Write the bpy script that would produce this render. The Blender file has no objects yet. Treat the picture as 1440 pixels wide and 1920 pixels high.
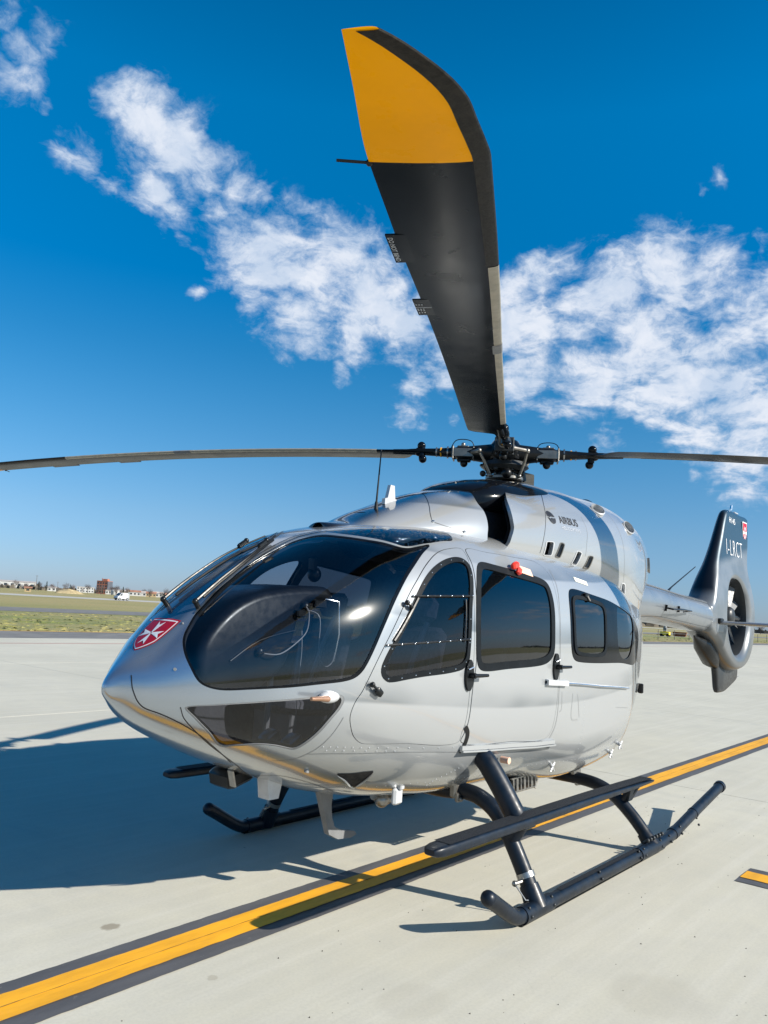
import bpy, math, random
import numpy as np
from mathutils import Vector, Matrix
from mathutils.geometry import delaunay_2d_cdt

random.seed(7)
rng = np.random.default_rng(11)
SC = bpy.context.scene
COL = SC.collection
R = math.radians

# ------------------------------------------------------------------ camera
cam_data = bpy.data.cameras.new('camera')
cam_data.sensor_fit = 'VERTICAL'
cam_data.sensor_height = 36.0
cam_data.sensor_width = 27.0
cam_data.lens = 1490.0 / 1920.0 * 36.0
cam_data.clip_start = 0.05
cam_data.clip_end = 20000.0
cam = bpy.data.objects.new('camera', cam_data)
COL.objects.link(cam)
cam.matrix_world = Matrix(((-0.62649, 0.131321, 0.768288, 5.98135),
                           (0.777136, 0.029678, 0.628632, 3.55645),
                           (0.059751, 0.990896, -0.120647, 1.77425),
                           (0, 0, 0, 1)))
SC.camera = cam

# ------------------------------------------------------------------ sun, sky, exposure
SUN_EL, SUN_AZ = R(29.5), math.atan2(-0.32, 0.95)      # azimuth from +Y towards +X
sun_dir = Vector((math.sin(SUN_AZ) * math.cos(SUN_EL), math.cos(SUN_AZ) * math.cos(SUN_EL), math.sin(SUN_EL)))
sun_data = bpy.data.lights.new('sun', 'SUN')
sun_data.energy = 5.0
sun_data.angle = R(0.53)
sun_data.color = (1.0, 0.935, 0.83)
sun = bpy.data.objects.new('sun', sun_data)
COL.objects.link(sun)
sun.rotation_euler = sun_dir.to_track_quat('Z', 'Y').to_euler()
sun.location = (0, 30, 30)
SC.view_settings.view_transform = 'Standard'
SC.view_settings.look = 'None'
SC.view_settings.gamma = 1.0
SC.view_settings.use_curve_mapping = False
SC.view_settings.exposure = 0.78
SC.cycles.max_bounces = 8
SC.cycles.transparent_max_bounces = 12
SC.cycles.sample_clamp_indirect = 6.0

CLOUDS = [[[-0.3089,-0.7685,0.5603],0.0193],[[-0.3417,-0.7606,0.552],0.0193],[[-0.3295,-0.7769,0.5366],0.0193],[[-0.3344,-0.7876,0.5175],0.0215],[[-0.3166,-0.7959,0.5161],0.0215],[[-0.3626,-0.7855,0.5015],0.0086],[[-0.3845,-0.7907,0.4764],0.0183],[[-0.4035,-0.7849,0.4702],0.0248],[[-0.4259,-0.7376,0.524],0.026],[[-0.4538,-0.7278,0.5142],0.0378],[[-0.4842,-0.7188,0.4989],0.0378],[[-0.514,-0.7077,0.4848],0.0313],[[-0.5431,-0.6944,0.4721],0.026],[[-0.5692,-0.6773,0.4662],0.0209],[[-0.4422,-0.7716,0.4572],0.0248],[[-0.4727,-0.7552,0.4541],0.0339],[[-0.5,-0.75,0.4331],0.0274],[[-0.5032,-0.7292,0.4638],0.0169],[[-0.5314,-0.7155,0.4535],0.0221],[[-0.5119,-0.7531,0.4132],0.013],[[-0.5491,-0.7582,0.3517],0.0118],[[-0.5725,-0.7112,0.4079],0.0456],[[-0.6165,-0.683,0.3918],0.0651],[[-0.658,-0.6432,0.3917],0.0684],[[-0.6998,-0.6095,0.3726],0.0651],[[-0.7321,-0.5836,0.3514],0.0521],[[-0.6452,-0.6803,0.3478],0.0488],[[-0.6923,-0.6423,0.329],0.0326],[[-0.6033,-0.7118,0.3598],0.0326],[[-0.7631,-0.5562,0.3292],0.0326],[[-0.7571,-0.5894,0.2816],0.0235],[[-0.7778,-0.5562,0.2928],0.0235],[[-0.6917,-0.6643,0.2834],0.013],[[-0.7586,-0.6045,0.243],0.0209],[[-0.7753,-0.5872,0.2326],0.0144],[[-0.7957,-0.5571,0.2375],0.0091],[[-0.7991,-0.4674,0.3782],0.0391],[[-0.8057,-0.4364,0.4005],0.0326],[[-0.8129,-0.4128,0.411],0.026],[[-0.8209,-0.4563,0.3433],0.0456],[[-0.8457,-0.3993,0.3541],0.0456],[[-0.8483,-0.3618,0.3866],0.0456],[[-0.8644,-0.3117,0.3944],0.0488],[[-0.8802,-0.2693,0.3908],0.0423],[[-0.9085,-0.2371,0.3442],0.0553],[[-0.9024,-0.2136,0.3743],0.0391],[[-0.8784,-0.3468,0.3289],0.0585],[[-0.9082,-0.2947,0.2972],0.0585],[[-0.9299,-0.2423,0.2768],0.0585],[[-0.8648,-0.4063,0.295],0.0521],[[-0.8395,-0.4638,0.2829],0.0391],[[-0.8961,-0.3524,0.2698],0.0456],[[-0.9276,-0.2881,0.2378],0.0521],[[-0.9472,-0.224,0.2294],0.0585],[[-0.8907,-0.3954,0.2242],0.0248],[[-0.9493,-0.247,0.1947],0.0391],[[-0.956,-0.2429,0.1647],0.0293],[[-0.8568,-0.4567,0.2394],0.0144],[[-0.9385,-0.2998,0.1712],0.0104],[[-0.84,-0.2443,0.4845],0.0091],[[-0.8393,-0.2624,0.4762],0.0058],[[-0.8825,-0.2143,0.4186],0.013]]

class NT:
    """small helper to write node trees"""
    def __init__(s, tree):
        s.t = tree; s.n = tree.nodes; s.l = tree.links
    def new(s, kind, **kw):
        nd = s.n.new(kind)
        for k, v in kw.items(): setattr(nd, k, v)
        return nd
    def put(s, sock, v):
        if isinstance(v, bpy.types.NodeSocket): s.l.new(v, sock)
        else: sock.default_value = v
    def math(s, op, a, b=0.0, c=None, clamp=False):
        nd = s.new('ShaderNodeMath', operation=op, use_clamp=clamp)
        s.put(nd.inputs[0], a); s.put(nd.inputs[1], b)
        if c is not None: s.put(nd.inputs[2], c)
        return nd.outputs[0]
    def vmath(s, op, a, b=None, out=0):
        nd = s.new('ShaderNodeVectorMath', operation=op)
        s.put(nd.inputs[0], a)
        if b is not None: s.put(nd.inputs[1], b)
        return nd.outputs[out]
    def scale(s, a, f):
        nd = s.new('ShaderNodeVectorMath', operation='SCALE')
        s.put(nd.inputs[0], a); s.put(nd.inputs['Scale'], f)
        return nd.outputs[0]
    def ramp(s, v, a, b, lo=0.0, hi=1.0, kind='SMOOTHSTEP'):
        nd = s.new('ShaderNodeMapRange', interpolation_type=kind)
        nd.clamp = True if kind == 'LINEAR' else nd.clamp
        s.put(nd.inputs[0], v)
        for i, x in enumerate((a, b, lo, hi)): s.put(nd.inputs[i + 1], x)
        return nd.outputs[0]
    def mix(s, f, a, b, kind='MIX'):
        nd = s.new('ShaderNodeMix', data_type='RGBA', blend_type=kind)
        s.put(nd.inputs['Factor'], f)
        s.put(nd.inputs[6], (*a, 1) if isinstance(a, (tuple, list)) and len(a) == 3 else a)
        s.put(nd.inputs[7], (*b, 1) if isinstance(b, (tuple, list)) and len(b) == 3 else b)
        return nd.outputs[2]
    def noise(s, vec, sc, detail=4, rough=0.5, dist=0.0, out=0):
        nd = s.new('ShaderNodeTexNoise')
        s.put(nd.inputs['Vector'], vec); nd.inputs['Scale'].default_value = sc
        nd.inputs['Detail'].default_value = detail; nd.inputs['Roughness'].default_value = rough
        nd.inputs['Distortion'].default_value = dist
        return nd.outputs[out]
    def pos(s): return s.new('ShaderNodeNewGeometry').outputs['Position']
    def nor(s): return s.new('ShaderNodeNewGeometry').outputs['Normal']
    def xyz(s, v):
        nd = s.new('ShaderNodeSeparateXYZ'); s.put(nd.inputs[0], v); return nd.outputs
    def comb(s, x, y, z):
        nd = s.new('ShaderNodeCombineXYZ')
        for i, v in enumerate((x, y, z)): s.put(nd.inputs[i], v)
        return nd.outputs[0]
    def curve(s, v, pts):
        nd = s.new('ShaderNodeFloatCurve'); s.put(nd.inputs['Value'], v)
        c = nd.mapping.curves[0]
        while len(c.points) > 2: c.points.remove(c.points[1])
        pts = sorted(pts)
        c.points[0].location = pts[0]; c.points[-1].location = pts[-1]
        for p in pts[1:-1]: c.points.new(*p)
        nd.mapping.use_clip = False
        nd.mapping.update()
        return nd.outputs[0]
    def bump(s, h, strength=0.3, dist=0.01):
        nd = s.new('ShaderNodeBump'); nd.inputs['Strength'].default_value = strength
        nd.inputs['Distance'].default_value = dist; s.put(nd.inputs['Height'], h)
        return nd.outputs[0]

world = bpy.data.worlds.new('World')
SC.world = world
world.use_nodes = True
W = NT(world.node_tree); W.n.clear()
sky = W.new('ShaderNodeTexSky', sky_type='NISHITA')
sky.sun_disc = False
sky.sun_elevation = SUN_EL
sky.sun_rotation = SUN_AZ
sky.altitude = 0.0; sky.air_density = 1.0; sky.dust_density = 0.15; sky.ozone_density = 3.0
hs = W.new('ShaderNodeHueSaturation'); W.put(hs.inputs['Color'], sky.outputs[0])
d = W.new('ShaderNodeTexCoord').outputs['Generated']
dz = W.xyz(d)[2]
# a deep, clear winter blue that pales to a bluish white at the horizon
W.put(hs.inputs['Saturation'], W.ramp(dz, 0.0, 0.45, 1.05, 1.5))
gm = W.new('ShaderNodeMix', data_type='RGBA', blend_type='MULTIPLY'); gm.inputs['Factor'].default_value = 1.0
W.put(gm.inputs[6], hs.outputs[0]); cr_ = W.new('ShaderNodeValToRGB'); W.put(cr_.inputs[0], dz)
el_ = cr_.color_ramp.elements
stops = [(0.0, (0.52, 0.71, 1.26)), (0.10, (0.66, 0.90, 1.17)), (0.30, (0.56, 1.26, 1.30)), (0.55, (0.40, 1.95, 1.75)), (0.72, (0.35, 1.45, 1.35)), (1.0, (0.30, 1.0, 1.0))]
while len(el_) < len(stops): el_.new(0.5)
for e_, (p_, c_) in zip(el_, stops): e_.position = p_; e_.color = (*[q / 2.2 for q in c_], 1)
W.put(gm.inputs[7], W.scale(cr_.outputs[0], 2.2))
# cumulus field: patches of cloud at given compass directions, their edges broken by noise seen
# on a flat layer overhead, so that the clouds flatten towards the horizon
flat = W.scale(d, W.math('DIVIDE', 1.0, W.math('MAXIMUM', W.math('ADD', dz, 0.12), 0.05)))
warp = W.noise(d, 7.0, 5, 0.6, 0, 1)
dw = W.vmath('ADD', d, W.scale(W.vmath('SUBTRACT', warp, (0.5, 0.5, 0.5)), 0.075))
mask = 0.0
for (cx_, cy_, cz_), rad in CLOUDS:
    e = W.vmath('DISTANCE', dw, (cx_, cy_, cz_), 1)
    m = W.ramp(e, rad * 1.85, rad * 0.15, 0.0, min(1.0, 0.50 + rad * 12))
    mask = W.math('MAXIMUM', mask, m) if not isinstance(mask, float) else m
# cloud elsewhere in the sky
far = W.math('MULTIPLY', W.ramp(W.noise(flat, 0.55, 3, 0.5), 0.50, 0.70, 0.0, 0.9), W.ramp(dz, 0.18, 0.55, 1.0, 0.25))
inview = W.ramp(W.vmath('DOT_PRODUCT', d, (-0.67, -0.60, 0.43), 1), 0.70, 0.80, 1.0, 0.0)
mask = W.math('MAXIMUM', mask, W.math('MULTIPLY', far, inview))
n1 = W.noise(flat, 5.5, 12, 0.60, 0.6)
n2 = W.noise(W.vmath('MULTIPLY', dw, (1.0, 1.0, 1.7)), 24.0, 12, 0.66, 0.2)
nn = W.math('ADD', W.math('MULTIPLY', n1, 0.5), W.math('MULTIPLY', n2, 0.5))
dens = W.math('ADD', W.math('MULTIPLY_ADD', mask, 1.15, -0.44), W.math('MULTIPLY', W.math('SUBTRACT', nn, 0.5), 3.7))
cover = W.math('MULTIPLY', W.ramp(dens, -0.12, 0.85), W.ramp(mask, 0.0, 0.30))
thick = W.math('MULTIPLY', W.ramp(dens, 0.10, 1.0), W.ramp(W.noise(W.vmath('ADD', dw, (0.012, 0.0, -0.03)), 13.0, 6, 0.6), 0.34, 0.60, 0.30, 1.0))
sky_b = gm.outputs[2]
cl_col = W.mix(thick, (5.0, 6.3, 8.2), (8.6, 9.0, 9.8))
lowfade = W.ramp(dz, 0.01, 0.09)
cloudy = W.mix(W.math('MULTIPLY', W.math('MULTIPLY', cover, 0.95), lowfade), sky_b, cl_col)
bg = W.new('ShaderNodeBackground'); W.put(bg.inputs[0], cloudy); bg.inputs[1].default_value = 0.058
wo = W.new('ShaderNodeOutputWorld'); W.l.new(bg.outputs[0], wo.inputs[0])

# ------------------------------------------------------------------ materials
def material(name):
    m = bpy.data.materials.new(name); m.use_nodes = True
    t = NT(m.node_tree); t.n.clear()
    out = t.new('ShaderNodeOutputMaterial')
    b = t.new('ShaderNodeBsdfPrincipled')
    t.l.new(b.outputs[0], out.inputs[0])
    t.b = b; t.out = out
    return m, t
def simple(name, col, rough=0.5, metal=0.0, coat=0.0, var=0.12, vscale=9.0, bump=0.0, coat_rough=0.05, spec=0.5):
    m, t = material(name)
    n = t.noise(t.pos(), vscale, 5, 0.6)
    lo = tuple(c * (1 - var) for c in col); hi = tuple(min(1, c * (1 + var)) for c in col)
    t.put(t.b.inputs['Base Color'], t.mix(t.ramp(n, 0.3, 0.7), lo, hi))
    n2 = t.noise(t.pos(), vscale * 3.7, 3, 0.6)
    t.put(t.b.inputs['Roughness'], t.ramp(n2, 0.25, 0.75, max(0.02, rough * 0.82), min(1, rough * 1.18)))
    t.b.inputs['Metallic'].default_value = metal
    t.b.inputs['Specular IOR Level'].default_value = spec
    t.b.inputs['Coat Weight'].default_value = coat
    t.b.inputs['Coat Roughness'].default_value = coat_rough
    if bump: t.put(t.b.inputs['Normal'], t.bump(n2, bump, 0.004))
    return m
def glass(name, tint, refl=1.0, rough=0.022, drops=False):
    m = bpy.data.materials.new(name); m.use_nodes = True
    t = NT(m.node_tree); t.n.clear()
    out = t.new('ShaderNodeOutputMaterial')
    tr = t.new('ShaderNodeBsdfTransparent'); tr.inputs[0].default_value = (*tint, 1)
    gl = t.new('ShaderNodeBsdfGlossy'); gl.inputs['Roughness'].default_value = rough
    geo_n = t.new('ShaderNodeNewGeometry')
    fr = t.new('ShaderNodeFresnel'); t.put(fr.inputs[0], t.math('MULTIPLY_ADD', geo_n.outputs['Backfacing'], 1 / 1.5 - 1.5, 1.5))   # a thin pane: the same from both sides
    w = t.noise(t.pos(), 2.2, 2, 0.4)
    bm = t.bump(w, 0.05, 0.02)
    if drops:
        v = t.new('ShaderNodeTexVoronoi'); v.inputs['Scale'].default_value = 60.0
        t.put(v.inputs['Vector'], t.pos())
        bm = t.bump(t.ramp(v.outputs['Distance'], 0.0, 0.45, 1.0, 0.0), 0.9, 0.006)
    t.put(gl.inputs['Normal'], bm)
    f = t.math('MULTIPLY', fr.outputs[0], refl, clamp=True)
    g2 = t.new('ShaderNodeBsdfGlossy'); g2.inputs['Roughness'].default_value = 0.16
    mg = t.new('ShaderNodeMixShader'); mg.inputs[0].default_value = 0.10
    t.l.new(gl.outputs[0], mg.inputs[1]); t.l.new(g2.outputs[0], mg.inputs[2])
    mx = t.new('ShaderNodeMixShader'); t.put(mx.inputs[0], f)
    t.l.new(tr.outputs[0], mx.inputs[1]); t.l.new(mg.outputs[0], mx.inputs[2])
    t.l.new(mx.outputs[0], out.inputs[0])
    return m

def paint_body(name, cowl=None):
    m, t = material(name)
    P = t.pos(); x, y, z = t.xyz(P)
    # swept light grey bands: a saw-tooth across the side, sharp on one edge and fading on the other
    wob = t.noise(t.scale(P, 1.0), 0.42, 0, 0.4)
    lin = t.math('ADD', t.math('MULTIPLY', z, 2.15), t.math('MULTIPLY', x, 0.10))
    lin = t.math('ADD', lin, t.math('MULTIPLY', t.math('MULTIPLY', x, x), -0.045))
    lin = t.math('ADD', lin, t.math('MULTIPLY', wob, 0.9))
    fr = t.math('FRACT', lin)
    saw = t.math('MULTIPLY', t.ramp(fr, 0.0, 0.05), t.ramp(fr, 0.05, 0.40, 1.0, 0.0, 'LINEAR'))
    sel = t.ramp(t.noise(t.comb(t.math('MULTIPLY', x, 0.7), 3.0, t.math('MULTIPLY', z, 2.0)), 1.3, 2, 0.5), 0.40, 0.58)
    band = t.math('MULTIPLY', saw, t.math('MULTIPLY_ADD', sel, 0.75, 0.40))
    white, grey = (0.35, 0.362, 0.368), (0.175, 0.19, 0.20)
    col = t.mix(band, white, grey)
    metal = 0.30
    if cowl == 'front':
        ay = t.math('ABSOLUTE', y)
        dark = t.math('MULTIPLY', t.ramp(ay, 0.09, 0.27, 1.0, 0.0), t.ramp(x, 0.9, 1.3, 0.75, 1.0))
        corner = t.math('MULTIPLY', t.ramp(ay, 0.30, 0.42, 1.0, 0.0), t.ramp(x, 1.20, 1.06))
        dark = t.math('MAXIMUM', dark, corner)
        col = t.mix(dark, col, (0.012, 0.018, 0.030))
    if cowl == 'rear':
        col = t.mix(t.math('MULTIPLY', band, 0.35), white, grey)
        # angular camouflage planes
        v = t.new('ShaderNodeTexVoronoi', feature='F1'); v.inputs['Scale'].default_value = 1.5
        t.put(v.inputs['Vector'], t.comb(t.math('MULTIPLY', x, 0.8), t.math('MULTIPLY', y, 0.3), t.math('MULTIPLY', z, 1.9)))
        vc = t.xyz(v.outputs['Color'])[0]
        col = t.mix(t.ramp(vc, 0.35, 0.9, 0.0, 0.12), col, grey)
        top = t.ramp(t.math('ABSOLUTE', y), 0.16, 0.52, 1.0, 0.0)
        col = t.mix(t.math('MULTIPLY', top, 0.92), col, (0.014, 0.02, 0.03))
    if cowl is None:
        nose = t.ramp(x, 2.55, 3.35)
        col = t.mix(nose, col, (0.40, 0.45, 0.51))
        spine = t.math('MULTIPLY', t.ramp(t.math('ABSOLUTE', y), 0.07, 0.20, 1.0, 0.0), t.math('MULTIPLY', t.ramp(z, 1.36, 1.62), t.ramp(x, 2.9, 3.2)))
        col = t.mix(t.math('MULTIPLY', spine, 0.92), col, (0.010, 0.035, 0.075))  # deep blue sky reflection along the nose centre strip, put into the colour
        metal = t.math('MULTIPLY', t.math('MULTIPLY_ADD', nose, 0.58, 0.30), t.math('SUBTRACT', 1.0, t.math('MULTIPLY', spine, 0.8)))
    dirt = t.noise(P, 1.6, 2, 0.5)
    col = t.mix(t.ramp(dirt, 0.45, 0.8, 0.0, 0.06), col, (0.30, 0.29, 0.26))
    t.put(t.b.inputs['Base Color'], col)
    t.put(t.b.inputs['Metallic'], metal)
    t.put(t.b.inputs['Roughness'], t.ramp(t.noise(P, 3, 2, 0.5), 0.3, 0.7, 0.19, 0.25))
    t.b.inputs['Coat Weight'].default_value = 0.9
    t.b.inputs['Coat Roughness'].default_value = 0.03
    t.put(t.b.inputs['Normal'], t.bump(t.noise(P, 1.7, 1, 0.4), 0.03, 0.02))
    t.put(t.b.inputs['Coat Normal'], t.bump(t.noise(P, 2.2, 1, 0.4), 0.03, 0.02))
    return m

M = {}
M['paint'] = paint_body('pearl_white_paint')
M['paint_front'] = paint_body('cowling_paint', 'front')
M['paint_rear'] = paint_body('engine_cowling_paint', 'rear')
def tail_paint():
    m, t = material('tail_paint')
    P = t.pos(); x, y, z = t.xyz(P)
    silver = t.mix(t.ramp(t.noise(P, 3.0, 3, 0.5), 0.35, 0.65), (0.14, 0.152, 0.16), (0.19, 0.20, 0.21))
    # upper fin dark slate, running down the leading edge, soft airbrushed lower limit
    lim = t.math('MULTIPLY_ADD', t.math('ADD', x, 6.8), -0.20, 2.93)
    up = t.ramp(t.math('SUBTRACT', z, lim), -0.10, 0.06)
    nx = t.xyz(t.nor())[0]
    le = t.math('MULTIPLY', t.ramp(nx, 0.45, 0.75), t.ramp(z, 2.2, 2.35))
    low = t.ramp(z, 1.95, 1.25)
    col = t.mix(t.math('MULTIPLY', low, 0.75), silver, (0.075, 0.08, 0.082))
    col = t.mix(up, col, (0.018, 0.040, 0.058))
    col = t.mix(le, col, (0.008, 0.010, 0.014))
    t.put(t.b.inputs['Base Color'], col)
    t.b.inputs['Metallic'].default_value = 0.35
    t.b.inputs['Roughness'].default_value = 0.36
    t.b.inputs['Coat Weight'].default_value = 0.4
    t.put(t.b.inputs['Normal'], t.bump(t.noise(P, 2.3, 2, 0.4), 0.06, 0.02))
    return m
M['tail'] = tail_paint()
M['boom'] = simple('boom_silver_paint', (0.25, 0.275, 0.30), 0.32, 0.6, 0.4, 0.04, 1.2)
M['dark_metal_paint'] = simple('dark_grey_metallic_paint', (0.026, 0.029, 0.031), 0.42, 0.0, 0.1, 0.12, 9, 0, 0.1, 0.3)
M['navy'] = simple('gloss_navy_gear_paint', (0.0035, 0.008, 0.016), 0.42, 0.0, 0.03, 0.4, 7, 0.06, 0.15, 0.32)
M['grit'] = simple('anti_slip_walkway', (0.016, 0.019, 0.024), 0.85, 0, 0, 0.35, 160, 0.5, 0.05, 0.2)
M['rubber'] = simple('black_rubber_seal', (0.008, 0.010, 0.012), 0.5, 0, 0, 0.2, 9, 0, 0.05, 0.08)
M['black'] = simple('satin_black', (0.006, 0.007, 0.008), 0.35, 0, 0.0, 0.2, 9, 0, 0.05, 0.3)
M['gloss_black'] = simple('gloss_black', (0.004, 0.005, 0.007), 0.10, 0, 0.0, 0.2, 9, 0, 0.05, 0.18)
M['void'] = simple('dark_recess', (0.006, 0.006, 0.007), 0.9)
M['steel'] = simple('brushed_steel', (0.34, 0.33, 0.31), 0.35, 0.9, 0, 0.12, 30)
M['chrome'] = simple('bright_metal', (0.70, 0.71, 0.72), 0.18, 0.95)
M['alloy'] = simple('white_enamel', (0.46, 0.47, 0.48), 0.35, 0.1, 0.5)
M['titan'] = simple('heat_stained_metal', (0.22, 0.21, 0.19), 0.4, 0.8, 0, 0.25, 8)
M['copper'] = simple('copper_tube', (0.45, 0.26, 0.17), 0.35, 0.7)
M['red'] = simple('red_gloss', (0.42, 0.004, 0.016), 0.35, 0, 0.1, 0.06, 9, 0, 0.05, 0.2)
M['orange_red'] = simple('orange_red_tag', (0.80, 0.045, 0.025), 0.4, 0, 0.3, 0.08)
M['peach'] = simple('pale_peach', (0.72, 0.45, 0.33), 0.5)
M['print_white'] = simple('white_print', (0.78, 0.78, 0.78), 0.45, 0, 0, 0.03)
M['print_black'] = simple('black_print', (0.012, 0.012, 0.014), 0.4, 0, 0, 0.1)
M['print_grey'] = simple('grey_print', (0.42, 0.45, 0.50), 0.4, 0, 0, 0.05)
M['blade'] = simple('rotor_blade_paint', (0.004, 0.006, 0.008), 0.24, 0, 0.0, 0.15, 1.5, 0.0, 0.05, 0.08)
M['blade_yellow'] = simple('blade_tip_yellow', (0.90, 0.375, 0.001), 0.30, 0, 0.0, 0.05, 4, 0, 0.05, 0.05)
M['erosion_black'] = simple('worn_black_strip', (0.016, 0.014, 0.011), 0.5, 0, 0, 0.5, 60, 0.1, 0.05, 0.2)
M['erosion_steel'] = simple('bare_erosion_strip', (0.42, 0.38, 0.30), 0.45, 0.55, 0, 0.15, 12)
M['liner'] = simple('cabin_lining', (0.045, 0.048, 0.054), 0.8)
M['panel_black'] = simple('instrument_hood', (0.007, 0.008, 0.010), 0.34, 0, 0.0, 0.04, 6, 0.0, 0.05, 0.35)
M['seat'] = simple('seat_fabric', (0.10, 0.105, 0.12), 0.85, 0, 0, 0.2, 40, 0.2)
M['grey_plastic'] = simple('grey_plastic', (0.16, 0.165, 0.17), 0.5)
M['pale_floor'] = simple('cabin_floor', (0.20, 0.21, 0.22), 0.7)
M['galv_cable'] = simple('grey_cable', (0.16, 0.16, 0.17), 0.5)
M['wind'] = glass('windscreen_glazing', (0.70, 0.74, 0.79), 1.9)
M['chin_glass'] = glass('chin_glazing', (0.62, 0.64, 0.66), 1.3)
M['tint'] = glass('tinted_glazing', (0.11, 0.115, 0.14), 1.7)
M['door_glass'] = glass('door_glazing', (0.50, 0.51, 0.58), 1.4)
M['roof_glass'] = glass('roof_glazing', (0.04, 0.05, 0.07), 2.2, 0.05, True)
M['lens'] = glass('lamp_lens', (0.85, 0.87, 0.9), 1.2)

# ------------------------------------------------------------------ object helpers
def link(name, mesh, parent=None, **props):
    o = bpy.data.objects.new(name, mesh); COL.objects.link(o)
    if parent is not None: o.parent = parent
    for k, v in props.items(): o[k] = v
    return o
def empty(name, loc=(0, 0, 0), rz=0.0, parent=None, **props):
    o = link(name, None, parent, **props); o.location = loc; o.rotation_euler = (0, 0, rz)
    o.empty_display_size = 0.2
    return o
class MB:
    def __init__(s): s.v = []; s.f = []; s.mi = []; s.sm = []
    def add(s, verts, faces, mi=0, smooth=True):
        b = len(s.v); s.v += [tuple(map(float, p)) for p in verts]
        for f in faces: s.f.append(tuple(i + b for i in f)); s.mi.append(mi); s.sm.append(smooth)
        return s
    def box(s, c, d, rot=None, bev=0.0, mi=0):
        hx, hy, hz = [q / 2 for q in d]; c = Vector(c)
        if bev <= 0:
            vs = [Vector((sx * hx, sy * hy, sz * hz)) for sz in (-1, 1) for sy in (-1, 1) for sx in (-1, 1)]
            fs = [(0, 2, 3, 1), (4, 5, 7, 6), (0, 1, 5, 4), (2, 6, 7, 3), (0, 4, 6, 2), (1, 3, 7, 5)]
        else:
            b = min(bev, hx * .99, hy * .99, hz * .99)
            pr = [(-hx, -hy + b), (-hx + b, -hy), (hx - b, -hy), (hx, -hy + b), (hx, hy - b), (hx - b, hy), (-hx + b, hy), (-hx, hy - b)]
            lv = [(-hz, b), (-hz + b, 0), (hz - b, 0), (hz, b)]
            vs = []
            for z, ins in lv:
                for (x, y) in pr:
                    vs.append(Vector((x - math.copysign(min(ins, abs(x)), x), y - math.copysign(min(ins, abs(y)), y), z)))
            fs = [tuple(reversed(range(8))), tuple(range(24, 32))]
            for k in range(3):
                for i in range(8):
                    j = (i + 1) % 8; fs.append((k * 8 + i, k * 8 + j, k * 8 + 8 + j, k * 8 + 8 + i))
        if rot is not None: vs = [rot @ v for v in vs]
        return s.add([v + c for v in vs], fs, mi, False)
    def tube(s, path, r, n=12, cap=True, mi=0, squash=None):
        P = [Vector(p) for p in path]; N = len(P)
        rs = [r] * N if isinstance(r, (int, float)) else list(r)
        T = []
        for i in range(N):
            a = P[max(i - 1, 0)]; b = P[min(i + 1, N - 1)]
            d = (b - a); T.append(d.normalized() if d.length > 1e-9 else Vector((0, 0, 1)))
        up = Vector((0, 0, 1)) if abs(T[0].z) < .9 else Vector((1, 0, 0))
        u = T[0].cross(up).normalized(); vs = []
        for i in range(N):
            u = (u - T[i] * u.dot(T[i])).normalized(); w = T[i].cross(u)
            for k in range(n):
                a = 2 * math.pi * k / n
                q = squash if squash else 1.0
                vs.append(P[i] + (u * math.cos(a) + w * math.sin(a) * q) * rs[i])
        fs = [(i * n + k, i * n + (k + 1) % n, (i + 1) * n + (k + 1) % n, (i + 1) * n + k) for i in range(N - 1) for k in range(n)]
        if cap:
            fs.append(tuple(reversed(range(n)))); fs.append(tuple(range((N - 1) * n, N * n)))
        return s.add(vs, fs, mi, True)
    def ball(s, c, r, n=14, m=9, mi=0, sc=(1, 1, 1)):
        vs = [];fs = []
        for i in range(m + 1):
            th = math.pi * i / m
            for k in range(n):
                a = 2 * math.pi * k / n
                vs.append((c[0] + r * sc[0] * math.sin(th) * math.cos(a), c[1] + r * sc[1] * math.sin(th) * math.sin(a), c[2] + r * sc[2] * math.cos(th)))
        for i in range(m):
            for k in range(n):
                fs.append((i * n + k, (i + 1) * n + k, (i + 1) * n + (k + 1) % n, i * n + (k + 1) % n))
        return s.add(vs, fs, mi, True)
    def lathe(s, prof, c=(0, 0, 0), axis='z', n=32, mi=0):
        vs = [];fs = []
        for (r, h) in prof:
            for k in range(n):
                a = 2 * math.pi * k / n; p, q = r * math.cos(a), r * math.sin(a)
                v = {'z': (p, q, h), 'y': (p, h, q), 'x': (h, p, q)}[axis]
                vs.append((v[0] + c[0], v[1] + c[1], v[2] + c[2]))
        for i in range(len(prof) - 1):
            for k in range(n):
                f = (i * n + k, i * n + (k + 1) % n, (i + 1) * n + (k + 1) % n, (i + 1) * n + k)
                fs.append(f if axis != 'y' else tuple(reversed(f)))
        return s.add(vs, fs, mi, True)
    def prism(s, poly, fn, t0, t1, mi=0, smooth=False):
        n = len(poly)
        vs = [fn(a, b, t0) for a, b in poly] + [fn(a, b, t1) for a, b in poly]
        fs = [tuple(reversed(range(n))), tuple(range(n, 2 * n))] + [(i, (i + 1) % n, n + (i + 1) % n, n + i) for i in range(n)]
        return s.add(vs, fs, mi, smooth)
    def mesh(s, name, mats, angle=40):
        me = bpy.data.meshes.new(name)
        me.from_pydata(s.v, [], s.f)
        for m_ in (mats if isinstance(mats, (list, tuple)) else [mats]): me.materials.append(m_)
        me.polygons.foreach_set('material_index', s.mi)
        me.polygons.foreach_set('use_smooth', [True] * len(s.f))
        me.update()
        bm_fix(me, angle)
        return me
    def build(s, name, mats, parent=None, angle=40, **props):
        return link(name, s.mesh(name, mats, angle), parent, **props)
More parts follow.
